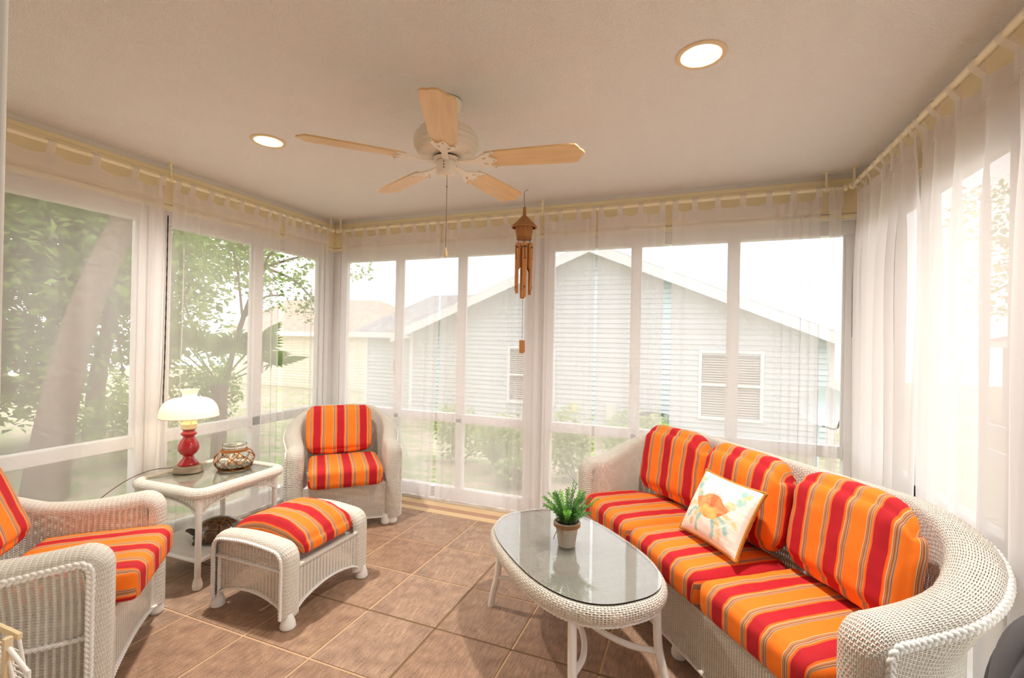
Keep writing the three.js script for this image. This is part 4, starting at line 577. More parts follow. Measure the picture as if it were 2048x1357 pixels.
// ---------------------------------------------------------------- ceiling fan
{
  const t = thing('ceiling_fan', 'cream five blade ceiling fan with pull chain', 'ceiling fan', [2.045, 0, 1.55]), Y = 2.16;
  const cream = std({ color: 0xefe4d2, roughness: 0.42 });
  const woodTex = dataTex(256, 512, (x, y) => { const n = 10 * noise(x * 0.035, y * 0.006) + 7 * noise(x * 0.16, y * 0.012, 4) + 4 * noise(x * 0.5, y * 0.03, 8); return [228 + n, 190 + n, 136 + n * 0.9]; });
  const wood = std({ map: per(woodTex, 0.3, 0.7), roughness: 0.32 }), edgeM = std({ color: 0xa97d48, roughness: 0.5 });
  mesh('canopy', lathe([[0, HC], [0.066, HC], [0.066, HC - 0.012], [0.06, HC - 0.035], [0.035, HC - 0.055], [0.016, HC - 0.062], [0, HC - 0.062]], 36), cream, t);
  mesh('downrod', rod([0, HC - 0.13, 0], [0, HC - 0.05, 0], 0.012, 14), cream, t);
  { const pr = [[0, 2.325], [0.05, 2.322], [0.085, 2.314]], rid = 5; for (let k = 0; k <= 44; k++) { const f = k / 44, q = f * PI * 0.86 + 0.1, R0 = 0.096 + 0.05 * Math.sin(q) ** 0.7, y = 2.312 - 0.122 * f; pr.push([R0 + 0.0045 * Math.abs(Math.sin(f * PI * rid)) - 0.002, y]); } pr.push([0.088, 2.187], [0.06, 2.186], [0, 2.186]); mesh('motor_housing', lathe(pr, 64), cream, t); }
  for (let k = 0; k < 10; k++) { const a = k * PI / 5, m = mesh('vent_boss', new THREE.SphereGeometry(0.02, 12, 8).scale(1, 0.35, 0.7), cream, t); m.position.set(Math.cos(a) * 0.098, 2.192, Math.sin(a) * 0.098); m.rotation.y = -a; }
  mesh('hub', lathe([[0, 2.188], [0.052, 2.188], [0.052, 2.176], [0, 2.176]], 32), std({ color: 0x23262e, roughness: 0.5 }), t);
  mesh('hub_plate', lathe([[0, 2.177], [0.062, 2.177], [0.064, 2.172], [0.062, 2.166], [0, 2.166]], 32), cream, t);
  const cup = mesh('switch_housing', lathe([[0, 2.168], [0.04, 2.168], [0.044, 2.16], [0.044, 2.12], [0.04, 2.108], [0.03, 2.1], [0.012, 2.098], [0, 2.098]], 36), cream, t);
  for (let k = 0; k < 3; k++) mesh('screw', new THREE.SphereGeometry(0.0028, 8, 6).translate(0.012, 2.15 - k * 0.013, 0.0425), std({ color: 0x2c2620, roughness: 0.4 }), cup);
  const tipOut = []; // blade outline: x outwards, y across
  const half = [[0.19, 0.05], [0.24, 0.056], [0.4, 0.062], [0.56, 0.066], [0.585, 0.062], [0.595, 0.05], [0.602, 0.03], [0.614, 0.016], [0.62, 0]]; const out = half.concat(half.slice(0, -1).reverse().map(([x, y]) => [x, -y]));
  const bladeG = extrude(out, 0.006, 0.0008).rotateX(PI / 2), edgeG = null;
  { const uv = bladeG.attributes.uv; for (let i = 0; i < uv.count; i++) uv.setXY(i, uv.getY(i), uv.getX(i)); }
  const ironG = (() => { // scrolled bracket under the blade root
    const s = new THREE.Shape([[0.06, 0.013], [0.11, 0.011], [0.14, 0.016], [0.165, 0.035], [0.19, 0.05], [0.225, 0.058], [0.232, 0.05], [0.215, 0.044], [0.2, 0.034], [0.205, 0.022], [0.222, 0.014], [0.238, 0]].map(([x, y]) => new THREE.Vector2(x, y)).concat([[0.222, -0.014], [0.205, -0.022], [0.2, -0.034], [0.215, -0.044], [0.232, -0.05], [0.225, -0.058], [0.19, -0.05], [0.165, -0.035], [0.14, -0.016], [0.11, -0.011], [0.06, -0.013]].map(([x, y]) => new THREE.Vector2(x, y))));
    for (const q of [1, -1]) { const h = new THREE.Path(); h.absellipse(0.183, q * 0.022, 0.013, 0.008, 0, 2 * PI, false, q * 0.6); s.holes.push(h); }
    return new THREE.ExtrudeGeometry(s, { depth: 0.005, bevelEnabled: true, bevelSize: 0.0015, bevelThickness: 0.0015, bevelSegments: 2, curveSegments: 16 }).rotateX(PI / 2);
  })();
  for (let k = 0; k < 5; k++) {
    const a = (-8.6 + 72 * k) * PI / 180, piv = (m) => { m.rotation.set(0, -a, 0); m.position.y = Y; m.rotateX(-0.2); return m; };
    const b = piv(mesh('blade', bladeG, wood, t)); b.position.y = Y + 0.006;
    const ir = mesh('blade_iron', ironG, cream, b); ir.position.y = -0.0065;
    for (const [x, z] of [[0.222, 0.05], [0.222, -0.05], [0.225, 0]]) mesh('screw', new THREE.SphereGeometry(0.004, 8, 6).translate(x, -0.0135, z), std({ color: 0xcdbb9c, roughness: 0.3, metalness: 0.6 }), b);
  }
  const ch = mesh('pull_chain', rod([0.012, 1.765, 0.012], [0.012, 2.1, 0.012], 0.0013, 6), std({ color: 0x8a7350, roughness: 0.4, metalness: 0.5 }), t);
  mesh('pull_knob', lathe([[0, 1.728], [0.006, 1.73], [0.009, 1.738], [0.008, 1.752], [0.0045, 1.762], [0.003, 1.772], [0, 1.773]], 16).translate(0.012, 0, 0.012), std({ color: 0xe2c690, roughness: 0.5 }), ch);
  mesh('chain_coupling', new THREE.SphereGeometry(0.0035, 8, 6).translate(0.012, 2.045, 0.012), std({ color: 0x4a3d2c, roughness: 0.4 }), ch);
}

// ---------------------------------------------------------------- bamboo wind chime
{
  const x0 = 1.967, z0 = 0.298, t = thing('wind_chime', 'bamboo wind chime with straw hut top and palm tree motifs', 'wind chime', [x0, 0, z0], 0.3);
  const strawTex = dataTex(256, 64, (x, y) => { const n = 34 * noise(x * 0.55, y * 0.02) + 18 * noise(x * 0.2, y * 0.05, 3); return [172 + n, 118 + n * 0.8, 66 + n * 0.5]; });
  const straw = std({ map: strawTex, roughness: 0.85, side: THREE.DoubleSide, bumpMap: strawTex, bumpScale: 0.002 }), straw2 = straw.clone(); straw2.map = strawTex.clone(); straw2.map.repeat.set(2, 1);
  const line = std({ color: 0x2a2018, roughness: 0.7 });
  mesh('hook', tube([V(0.02, HC - 0.005, 0), V(0.02, HC - 0.015, 0), V(0.0, HC - 0.02, 0), V(0, 2.3, 0)], 0.0016, { seg: 16, rad: 5 }), line, t);
  mesh('top_knot', lathe([[0, 2.31], [0.009, 2.308], [0.011, 2.29], [0.012, 2.25], [0.014, 2.235], [0, 2.235]], 14), straw, t);
  mesh('straw_roof', surf((u, v, p) => { const a = u * 2 * PI, R = 0.01 + 0.08 * v + 0.004 * noise(u * 60, v) * v, y = 2.252 - 0.085 * v ** 0.92 - 0.006 * noise(u * 90, 3) * v; p.set(Math.cos(a) * R, y, Math.sin(a) * R); }, 96, 10, (u, v) => [u * 3, v]), straw, t);
  mesh('roof_rim', new THREE.TorusGeometry(0.085, 0.006, 8, 48).rotateX(PI / 2).translate(0, 2.163, 0), straw, t);
  mesh('hut_wall', lathe([[0.06, 2.168], [0.062, 2.15], [0.057, 2.11], [0.05, 2.075], [0.0, 2.075]], 40), straw2, t);
  for (const y of [2.13, 2.078]) mesh('hut_band', new THREE.TorusGeometry(y > 2.1 ? 0.061 : 0.053, 0.0028, 6, 40).rotateX(PI / 2).translate(0, y, 0), straw, t);
  // tubes: closed above, cut to a tongue below, palm painted on
  const cv = document.createElement('canvas'); cv.width = 128; cv.height = 256; const g = cv.getContext('2d');
  g.fillStyle = '#c98a4a'; g.fillRect(0, 0, 128, 256); for (let i = 0; i < 300; i++) { g.globalAlpha = 0.12; g.fillStyle = i % 2 ? '#a8672c' : '#dba468'; g.fillRect((i * 37) % 128, 0, 2, 256); } g.globalAlpha = 1;
  g.strokeStyle = '#2c2a1c'; g.lineWidth = 5; for (const cx of [64]) { g.translate(0, -34); g.beginPath(); g.moveTo(cx - 3, 130); g.quadraticCurveTo(cx + 4, 95, cx, 62); g.stroke(); for (let k = 0; k < 7; k++) { const a = -2.9 + k * 0.45; g.beginPath(); g.moveTo(cx, 62); g.quadraticCurveTo(cx + Math.cos(a) * 14, 62 + Math.sin(a) * 14 - 3, cx + Math.cos(a) * 22, 66 + Math.sin(a) * 12 + 6); g.lineWidth = 4; g.stroke(); } g.lineWidth = 5; g.beginPath(); g.moveTo(cx - 10, 133); g.lineTo(cx + 9, 133); g.stroke(); }
  const tex = new THREE.CanvasTexture(cv); tex.colorSpace = THREE.SRGBColorSpace; tex.wrapS = tex.wrapT = THREE.RepeatWrapping; tex.magFilter = THREE.LinearFilter;
  const bam = std({ map: tex, roughness: 0.5, side: THREE.DoubleSide }), plain = std({ color: 0xb87a3e, roughness: 0.55 });
  for (let k = 0; k < 6; k++) {
    const a = k * PI / 3 + 0.35, R = 0.048, len = 0.33 + 0.05 * ((k * 2) % 3) / 2, r = 0.0195, tb = new THREE.Group(); tb.name = 'bamboo_tube'; tb.position.set(Math.cos(a) * R, 2.043, Math.sin(a) * R); tb.rotation.y = -a; t.add(tb);
    // u runs round (0 faces inward), full tube to 0.15 then the inner side is cut away
    mesh('tube_wall', surf((u, v, p) => { const y = -len * v, cut = smooth(-y, 0.15, 0.19), span = lerp(PI, 1.15, cut), th = (u * 2 - 1) * span, rr = r * (1 - 0.1 * v); p.set(Math.cos(th) * rr, y, Math.sin(th) * rr); }, 18, 26, (u, v) => [u, 1 - v * len / 0.28]), bam, tb);
    mesh('tube_cap', new THREE.CylinderGeometry(r, r, 0.004, 16).translate(0, 0, 0), plain, tb);
    mesh('suspension_cord', rod([0, 0, 0], [0, 0.035, 0], 0.0012, 5), line, tb);
  }
  mesh('clapper', new THREE.CylinderGeometry(0.021, 0.021, 0.016, 24).translate(0, 1.808, 0), plain, t);
  mesh('sail_cord', rod([0, 1.36, 0], [0, 2.08, 0], 0.0012, 5), line, t);
  mesh('sail', extrude([[-0.018, 1.272], [0.01, 1.268], [0.02, 1.285], [0.017, 1.36], [-0.02, 1.362]], 0.006, 0.001).translate(0, 0, -0.003), plain, t);
}

// ---------------------------------------------------------------- near the doorway: slatted rack and grey chair
{
  const t = thing('slatted_rack', 'white slatted magazine rack standing beside the near wicker arm', 'rack', [1.14, 0, 2.66], 0);
  const w = M.paintWhite, cr = std({ color: 0xe4cfa6, roughness: 0.6 });
  const H = 0.45;
  for (const s of [1, -1]) { // two leaning panels
    const P = (x, f) => V(x, lerp(0.0, H, f), s * lerp(0.03, 0.1, 1 - Math.abs(f - 0)) * 0.9);
    for (let k = 0; k <= 4; k++) { const x = lerp(-0.18, 0.1, k / 4); mesh('upright', rod(P(x, 0), P(x, 1), 0.005, 8), w, t); }
    for (let k = 0; k < 20; k++) { const f = 0.06 + k * 0.043; mesh('slat', rod(P(-0.18, f), P(0.1, f), 0.0028, 5), w, t); }
    mesh('top_rail', bx(-0.19, H - 0.009, s * 0.027 - 0.006, 0.11, H + 0.009, s * 0.027 + 0.006, 0.002), cr, t);
  }
  for (const x of [-0.185, 0.108]) { mesh('end_post', bx(x - 0.008, 0.0, -0.01, x + 0.008, H + 0.012, 0.01, 0.002), cr, t); mesh('end_rail', rod([x, 0.06, -0.1], [x, 0.06, 0.1], 0.007, 8), w, t); }
  for (let k = 0; k < 3; k++) mesh('side_rod', rod([0.1, H - 0.02, 0], [0.1 + 0.05 * (k + 1), 0.0, -0.03], 0.004, 8), w, t);
  mesh('diagonal_bar', rod([0.1, H - 0.01, 0], [0.2, 0.375, -0.01], 0.0065, 8), w, t);
  mesh('side_rod', rod([0.2, 0.385, -0.01], [0.215, 0.0, -0.02], 0.0045, 8), w, t);
}
{
  const t = thing('upholstered_chair', 'dark grey upholstered chair by the doorway curtain', 'chair', [3.735, 0, 2.53], -0.22);
  const fab = std({ color: 0x5b5a5c, roughness: 0.95, bumpMap: per(canvasBump, 0.05, 0.05), bumpScale: 0.0008 });
  mesh('seat', softBox(0.38, 0.14, 0.42, { r: 0.05, puff: 0.02, seed: 90 }).translate(0, 0.36, 0), fab, t);
  mesh('backrest', softBox(0.36, 0.5, 0.13, { r: 0.06, puff: 0.02, seed: 91, wrinkle: 0.012, ny: 30, warp: (q, u, v) => { q.y -= 0.16 * Math.abs(u) ** 3 * Math.max(0, v); } }).rotateX(-0.15).translate(0, 0.635, -0.24), fab, t);
  for (const sx of [1, -1]) for (const sz of [1, -1]) mesh('leg', rod([sx * 0.19, 0, sz * 0.18], [sx * 0.18, 0.3, sz * 0.17], 0.018), std({ color: 0x2c2018, roughness: 0.5 }), t);
}

// ---------------------------------------------------------------- outside
const groundY = (x, z) => { const d = Math.max(0, -z - 1.2), e = Math.max(0, -x - 3.5), q = Math.max(0, x - 7); return -0.27 - 0.66 * smooth(Math.max(d, e * 0.8, q), 0, 6) + 0.03 * noise(x * 0.7, z * 0.7); };
{
  const tex = dataTex(512, 512, (x, y) => { const n = tnoise(x, y, 512, 512, 9) + 0.5 * tnoise(x, y, 512, 512, 30, 3), k = smooth(n, -0.25, 0.35), f = 40 * tnoise(x, y, 512, 512, 150, 5), a = [182, 192, 140], b = [220, 200, 176]; return [0, 1, 2].map((c) => lerp(b[c], a[c], k) + f); });
  const N = 70, g = surf((u, v, p) => { const x = lerp(-30, 26, u), z = lerp(-34, 9, v); const inside = x > XL - 0.3 && x < XR + 0.3 && z > ZB - 0.3; p.set(x, inside ? -0.4 : groundY(x, z), z); }, N * 2, N * 2, (u, v) => [u * 56, v * 43], true);
  const m = mesh('ground_lawn', g, std({ map: per(tex, 3.2, 3.2), roughness: 1, bumpMap: per(grain, 0.3, 0.3), bumpScale: 0.02 })); structure(m);
  m.userData.label = 'patchy lawn and bare soil round the houses';
}
// instanced leaves inside a list of ellipsoids
const leafG = (() => { const g = new THREE.BufferGeometry(); g.setAttribute('position', new THREE.Float32BufferAttribute([0, 0, 0, 0.32, 0.12, 0.5, 0, 0, 1, 0, 0, 0, 0, 0, 1, -0.32, 0.12, 0.5], 3)); g.setAttribute('uv', new THREE.Float32BufferAttribute([0, 0, 0, 0, 0, 0, 0, 0, 0, 0, 0, 0], 2)); g.computeVertexNormals(); return g; })();
const leafMat = phys({ color: 0xffffff, roughness: 1, transmission: 0.45, thickness: 0, side: THREE.DoubleSide, specularIntensity: 0.2 });
function foliage(name, blobs, count, size, cols, seed, parent) {
  const r = rng(seed), m = new THREE.InstancedMesh(leafG, leafMat, count), q = new THREE.Quaternion(), e = new THREE.Euler(), mat = new THREE.Matrix4(), c = new THREE.Color(), tot = blobs.reduce((a, b) => a + b[3] * b[4], 0);
  for (let i = 0; i < count; i++) {
    let k = r() * tot, b = blobs[0]; for (const z of blobs) { if ((k -= z[3] * z[4]) <= 0) { b = z; break; } }
    const a = r() * 2 * PI, h = r() * 2 - 1, rad = (0.5 + 0.5 * r() ** 0.5) * (1 + 0.3 * noise(a * 2 + b[0], h * 2, b[2])), s = Math.sqrt(1 - h * h);
    e.set(r() * 2 - 1.2, r() * 2 * PI, r() * 1.6 - 0.8); q.setFromEuler(e); const l = size * (0.6 + 0.8 * r());
    mat.compose(V(b[0] + Math.cos(a) * s * rad * b[3], b[1] + h * rad * b[4], b[2] + Math.sin(a) * s * rad * b[3]), q, V(l, l, l)); m.setMatrixAt(i, mat);
    c.set(cols[Math.floor(r() * cols.length)]); m.setColorAt(i, c);
  }
  m.name = name; m.userData.kind = 'stuff'; m.castShadow = m.receiveShadow = true; parent.add(m); return m;
}
const bark = std({ map: (() => { const t = dataTex(128, 256, (x, y) => { const n = 30 * tnoise(x, y * 0.4, 128, 256, 26) + 20 * tnoise(x, y, 128, 256, 60, 2); return [128 + n, 108 + n, 88 + n]; }); return per(t, 0.6, 1.2); })(), roughness: 0.95, bumpMap: per(grain, 0.4, 0.4), bumpScale: 0.02 });
const GREEN = [0x86a84e, 0x9abb5c, 0xb0cc6c, 0x6f9042, 0xc0d884], PALE = [0xa9c27c, 0xbcd08e, 0xcadb9e, 0x98b46c];
function tree(name, label, trunk, r0, r1, blobs, count, size, cols, seed, group) {
  const t = thing(name, label, 'tree', [0, 0, 0], 0, group);
  mesh('trunk', tube(trunk, (f) => lerp(r0, r1, f) * (1 + 0.25 * (1 - f) ** 6), { seg: 24, rad: 14 }), bark, t);
  const top = trunk[trunk.length - 1], mid = trunk[trunk.length - 2];
  blobs.slice(0, 5).forEach((b, k) => { const s = k % 2 ? mid : top; mesh('branch', tube([s, V((s.x + b[0]) / 2, (s.y + b[1]) / 2 + 0.15, (s.z + b[2]) / 2), V(b[0], b[1], b[2])], (f) => lerp(r1 * 0.7, 0.012, f), { seg: 10, rad: 7 }), bark, t); });
  foliage('foliage', blobs, count, size, cols, seed, t); return t;
}
tree('leaning_tree', 'big leaning tree with pale ridged trunk outside the tree side window', [V(-2.75, -0.45, 0.85), V(-2.68, 0.2, 0.82), V(-2.6, 0.9, 0.76), V(-2.55, 1.5, 0.66), V(-2.5, 2.1, 0.5), V(-2.5, 2.8, 0.25), V(-2.6, 3.6, 0.1)], 0.155, 0.1, [[-3.1, 3.6, 1.5, 1.3, 0.8], [-2.4, 3.9, -0.6, 1.3, 0.9], [-3.4, 4.4, 0.2, 1.5, 1.0], [-1.9, 3.5, 0.6, 0.9, 0.6], [-3.0, 3.3, -1.4, 1.0, 0.7]], 7000, 0.12, GREEN, 101, 'trees on the window side');
const woods = [[-5.2, 3.4, 0, 'dark leafy tree behind the leaning trunk'], [-5.6, 1.3, 1, 'leafy tree with pale new growth beyond the leaning trunk'], [-5.4, -0.9, 0, 'dense tree seen between the tree side curtains'], [-6.8, -2.7, 1, 'dense pale tree above the fan palm'], [-8.2, 0.4, 0, 'tall dark tree standing behind the palm'], [-8.0, 3.0, 1, 'tall pale tree far behind the leaning trunk'], [-9.5, -2.4, 0, 'tall dark tree at the edge of the cream house lawn']];
woods.forEach(([x, z, k, l], i) => { const g = groundY(x, z), r = rng(200 + i), blobs = [], far = i > 3; for (let b = 0; b < 14; b++) blobs.push([x + (r() - 0.5) * (far ? 3.4 : 2.2), g + 0.7 + r() * (far ? 4.6 : 3.6), z + (r() - 0.5) * (far ? 3.6 : 2.4), 0.75 + 0.5 * r(), 0.6 + 0.4 * r()]); tree('leafy_tree', l, [V(x, g - 0.2, z), V(x + 0.05, g + 1, z), V(x + 0.15, g + 2, z - 0.1), V(x + 0.1, g + 3.2, z)], 0.13, 0.06, blobs, far ? 9000 : 8000, far ? 0.19 : 0.14, k ? PALE.concat(GREEN) : GREEN, 300 + i, 'trees on the window side'); });
{ // the overhanging spray in front of the cream house
  const bl = [[-2.6, 2.5, -1.7, 0.55, 0.4], [-2.9, 2.0, -2.1, 0.5, 0.35], [-2.5, 1.75, -2.5, 0.35, 0.3], [-3.3, 2.7, -1.5, 0.6, 0.4], [-2.3, 2.6, -2.9, 0.4, 0.3]];
  tree('slender_tree', 'slender tree with light drooping leaves in front of the cream house', [V(-3.6, -0.6, -1.6), V(-3.5, 0.6, -1.6), V(-3.3, 1.6, -1.7), V(-3.0, 2.4, -1.8)], 0.05, 0.03, bl, 1500, 0.075, GREEN, 401, 'trees on the window side');
}
function shrub(name, label, x, z, rad, h, count, cols, seed, group, size = 0.055) {
  const t = thing(name, label, 'shrub', [0, 0, 0], 0, group), g = groundY(x, z), r = rng(seed), b = []; for (let i = 0; i < 5; i++) b.push([x + (r() - 0.5) * rad, g + h * (0.35 + 0.4 * r()), z + (r() - 0.5) * rad * 0.8, rad * (0.5 + 0.25 * r()), h * 0.36]);
  for (let i = 0; i < 4; i++) mesh('stem', tube([V(x + (r() - 0.5) * 0.1, g - 0.05, z), V(b[i][0], b[i][1] * 0.5 + g * 0.5, b[i][2]), V(b[i][0], b[i][1], b[i][2])], 0.012, { seg: 6, rad: 5 }), bark, t);
  foliage('foliage', b, count, size, cols, seed + 7, t);
}
[[0.1, -2.3, 0.42, 0.75, 'rounded garden bush behind the corner armchair'], [0.78, -2.1, 0.42, 0.8, 'tall garden bush left of the bare soil strip, below the wind chime'], [1.75, -2.2, 0.36, 0.85, 'garden bush growing below the thick window post'], [2.45, -2.4, 0.42, 0.8, 'garden bush showing over the sofa arm'], [1.3, -1.5, 0.26, 0.35, 'low garden bush close under the window sill']].forEach(([x, z, r, h, l], i) => shrub('garden_shrub', 'pale green ' + l.replace('left of', 'beside'), x, z, r, h, 1700, PALE, 500 + i, 'shrubs under the back windows'));
[[-2.4, 2.4, 'by the leaning trunk foot'], [-3.4, 1.8, 'beyond the leaning trunk foot'], [-3.2, -0.2, 'under the fan palm'], [-4.0, -1.8, 'beside the cream house lawn']].forEach(([x, z, l], i) => shrub('woodland_shrub', 'dark leafy woodland bush ' + l, x, z, 0.6, 1.1, 1500, GREEN, 520 + i, 'woodland bushes', 0.08));
{ // fan palm
  const t = thing('fan_palm', 'fan palm with stiff pleated fronds outside behind the lamp', 'palm', [-2.7, groundY(-2.7, -0.9), -0.9]), r = rng(31), pm = phys({ color: 0x86a056, roughness: 0.9, transmission: 0.25, thickness: 0, side: THREE.DoubleSide });
  mesh('trunk', tube([V(0, -0.1, 0), V(0.02, 0.5, 0), V(0, 1.0, 0)], 0.09, { seg: 8 }), bark, t);
  for (let k = 0; k < 12; k++) {
    const a = k * 2.4, el = 0.1 + 0.9 * r(), L = 0.55 + 0.2 * r(), tip = V(Math.cos(a) * Math.cos(el) * L, 1.0 + Math.sin(el) * L, Math.sin(a) * Math.cos(el) * L), d = tip.clone().sub(V(0, 1, 0)).normalize(), sd = d.clone().cross(V(0, 1, 0)).normalize(), up = sd.clone().cross(d);
    const fr = new THREE.Group(); fr.name = 'frond'; t.add(fr); mesh('stalk', tube([V(0, 0.98, 0), tip], 0.01, { seg: 2, straight: true, rad: 6 }), pm, fr);
    const pos = []; for (let i = 0; i < 17; i++) { const w = (i - 8) / 8 * 1.5, dir = d.clone().multiplyScalar(Math.cos(w)).addScaledVector(sd, Math.sin(w)), l = 0.5 * (1 - 0.12 * Math.abs(w)), e = tip.clone().addScaledVector(dir, l).add(V(0, -0.1, 0)), pw = dir.clone().cross(up).normalize().multiplyScalar(0.02), m = tip.clone().addScaledVector(dir, l * 0.55); const A = m.clone().add(pw), B = m.clone().sub(pw); for (const z of [tip, A, e, tip, e, B]) pos.push(z.x, z.y, z.z); }
    const g = new THREE.BufferGeometry(); g.setAttribute('position', new THREE.Float32BufferAttribute(pos, 3)); g.setAttribute('uv', new THREE.Float32BufferAttribute(new Float32Array(pos.length / 3 * 2), 2)); g.computeVertexNormals(); mesh('leaflets', g, pm, fr);
  }
}
// lap siding of a wall in the plane z: poly(y) -> [xmin, xmax]
function siding(parent, span, y0, y1, z, pitch, mats, s = 1, holes = []) {
  let k = 0; for (let y = y0; y < y1 - 0.01; y += pitch, k++) {
    const yt = Math.min(y + pitch, y1), [a0, b0] = span(y), [a1, b1] = span(yt); if (b0 - a0 < 0.02) continue;
    const lip = 0.027 * s; // wedge: proud at the bottom
    const cuts = holes.filter((h) => y + pitch / 2 > h[1] && y + pitch / 2 < h[3]).sort((p, q) => p[0] - q[0]), ends = [[a0, a1]]; for (const h of cuts) ends.push([h[0], h[0]], [h[2], h[2]]); ends.push([b0, b1]);
    for (let e = 0; e < ends.length; e += 2) { const [a0, a1] = ends[e], [b0, b1] = ends[e + 1], p = [];
    const A = V(a0, y, z + lip), B = V(b0, y, z + lip), C = V(b1, yt, z + 0.002 * s), D = V(a1, yt, z + 0.002 * s), E2 = V(a0, y, z - 0.01 * s), F2 = V(b0, y, z - 0.01 * s);
    for (const t of [[A, B, C], [A, C, D], [E2, F2, B], [E2, B, A]]) for (const v of t) p.push(v.x, v.y, v.z);
    const g = new THREE.BufferGeometry(); g.setAttribute('position', new THREE.Float32BufferAttribute(p, 3)); g.computeVertexNormals(); metricUV(g); mesh('siding_board', g, mats[k % mats.length], parent); }
  }
}
function sashWindow(parent, x0, y0, x1, y1, z) {
  const w = new THREE.Group(); w.name = 'window'; parent.add(w); const wm = std({ color: 0xf2f3f4, roughness: 0.5 }), my = (y0 + y1) / 2;
  mesh('casing', merge([bx(x0 - 0.06, y0 - 0.06, z, x0, y1 + 0.06, z + 0.05), bx(x1, y0 - 0.06, z, x1 + 0.06, y1 + 0.06, z + 0.05), bx(x0, y1, z, x1, y1 + 0.06, z + 0.05), bx(x0, y0 - 0.06, z, x1, y0, z + 0.05), bx(x0, my - 0.025, z, x1, my + 0.025, z + 0.04)]), wm, w);
  const gl = phys({ color: 0xffffff, transmission: 1, roughness: 0, thickness: 0, ior: 1.5 }), bl = std({ color: 0xd7d3c8, roughness: 0.7 });
  for (const [a, b] of [[my, y1], [y0, my]]) mesh('pane', surf((u, v, o) => o.set(lerp(x0, x1, u), lerp(a, b, v), z + 0.014), 1, 1), gl, w);
  const sl = []; for (let y = y0 + 0.03; y < y1; y += 0.055) { const q = bx(x0 + 0.01, -0.001, -0.024, x1 - 0.01, 0.001, 0.024).rotateX(0.75).translate(0, y, z - 0.06); sl.push(q); } mesh('blinds', merge(sl), bl, w);
}
{
  const t = thing('neighbour_house', 'pale blue sided house with white gable trim across the garden', 'house'), ZH = -8, white = std({ color: 0xeceef0, roughness: 0.6 });
  const sid = [0xcad1d5, 0xcdd4d8, 0xc7ced2].map((c) => std({ color: c, roughness: 0.65 })), brick = std({ color: 0xb09a8c, roughness: 0.9, bumpMap: per(grain, 0.3, 0.3), bumpScale: 0.01 });
  const rt = dataTex(256, 256, (x, y) => { const row = Math.floor(y / 16), n = 26 * noise(Math.floor((x + (row % 2) * 9) / 18) * 3.1, row * 2.3) + 14 * tnoise(x, y, 256, 256, 70), e = y % 16 < 2 ? -26 : 0; return [158 + n + e, 158 + n + e, 158 + n + e]; }), roof = std({ map: per(rt, 2.4, 2.4), roughness: 0.95 });
  const xl = -4.45, xr = 5.75, xp = 0.75, ye = 1.52, yp = 3.62, yb = -0.78;
  const span = (y) => (y <= ye ? [xl, xr] : [lerp(xl, xp, (y - ye) / (yp - ye)), lerp(xr, xp, (y - ye) / (yp - ye))]);
  const wins = [[-1.4, -0.22, -0.23, 1.15], [3.26, -0.27, 4.44, 1.16]]; siding(t, span, yb, yp, ZH, 0.118, sid, 1, wins);
  const hole = ([a, b, c, d]) => { const h = new THREE.Path(); h.moveTo(a, b); h.lineTo(c, b); h.lineTo(c, d); h.lineTo(a, d); h.closePath(); return h; };
  mesh('gable_wall', extrude([[xl, yb], [xr, yb], [xr, ye], [xp, yp], [xl, ye]], 0.1, 0, wins.map(hole)).translate(0, 0, ZH - 0.112), white, t);
  mesh('rear_wall', extrude([[xl, yb], [xr, yb], [xr, ye], [xp, yp], [xl, ye]], 0.1, 0).translate(0, 0, ZH - 5.2), white, t); mesh('end_wall', bx(xl, yb, ZH - 5.1, xl + 0.1, ye, ZH - 0.112), white, t); mesh('end_wall', bx(xr - 0.1, yb, ZH - 5.1, xr, ye, ZH - 0.112), white, t);
  mesh('foundation', bx(xl, -1.4, ZH - 5, xr, yb, ZH + 0.005), brick, t);
  // roof planes and white rake boards
  for (const [x0, dir] of [[xl, 1], [xr, -1]]) { const ox = -dir * 0.35, dy = -0.35 * (yp - ye) / Math.abs(xp - x0); mesh('roof_plane', metricUV(extrude([[x0 + ox, ye + dy + 0.06], [xp, yp + 0.06], [xp, yp + 0.12], [x0 + ox, ye + dy + 0.12]], 6, 0)).translate(0, 0, ZH - 5.5), roof, t); mesh('rake_board', extrude([[x0 + ox, ye + dy - 0.14], [xp, yp - 0.14], [xp, yp + 0.1], [x0 + ox, ye + dy + 0.1]], 0.04, 0).translate(0, 0, ZH + 0.5), white, t); mesh('rake_soffit', extrude([[x0 + ox, ye + dy + 0.0], [xp, yp + 0.0], [xp, yp + 0.03], [x0 + ox, ye + dy + 0.03]], 0.5, 0).translate(0, 0, ZH), white, t); }
  sashWindow(t, 3.26, -0.27, 4.44, 1.16, ZH + 0.02); sashWindow(t, -1.4, -0.22, -0.23, 1.15, ZH + 0.02);
  for (const x of [xl, xr]) mesh('corner_board', bx(x - 0.05, yb, ZH - 0.02, x + 0.05, ye, ZH + 0.03), white, t);
  const mb = mesh('meter_box', bx(1.14, -0.52, ZH + 0.02, 1.4, -0.1, ZH + 0.16, 0.02), std({ color: 0xd8d8d2, roughness: 0.5 }), t); mesh('conduit', rod([1.27, -1.1, ZH + 0.08], [1.27, -0.5, ZH + 0.08], 0.025), white, mb);
  mesh('outlet_cover', bx(0.24, -0.4, ZH + 0.02, 0.42, -0.2, ZH + 0.08, 0.01), std({ color: 0xe6d9ae, roughness: 0.5 }), t);
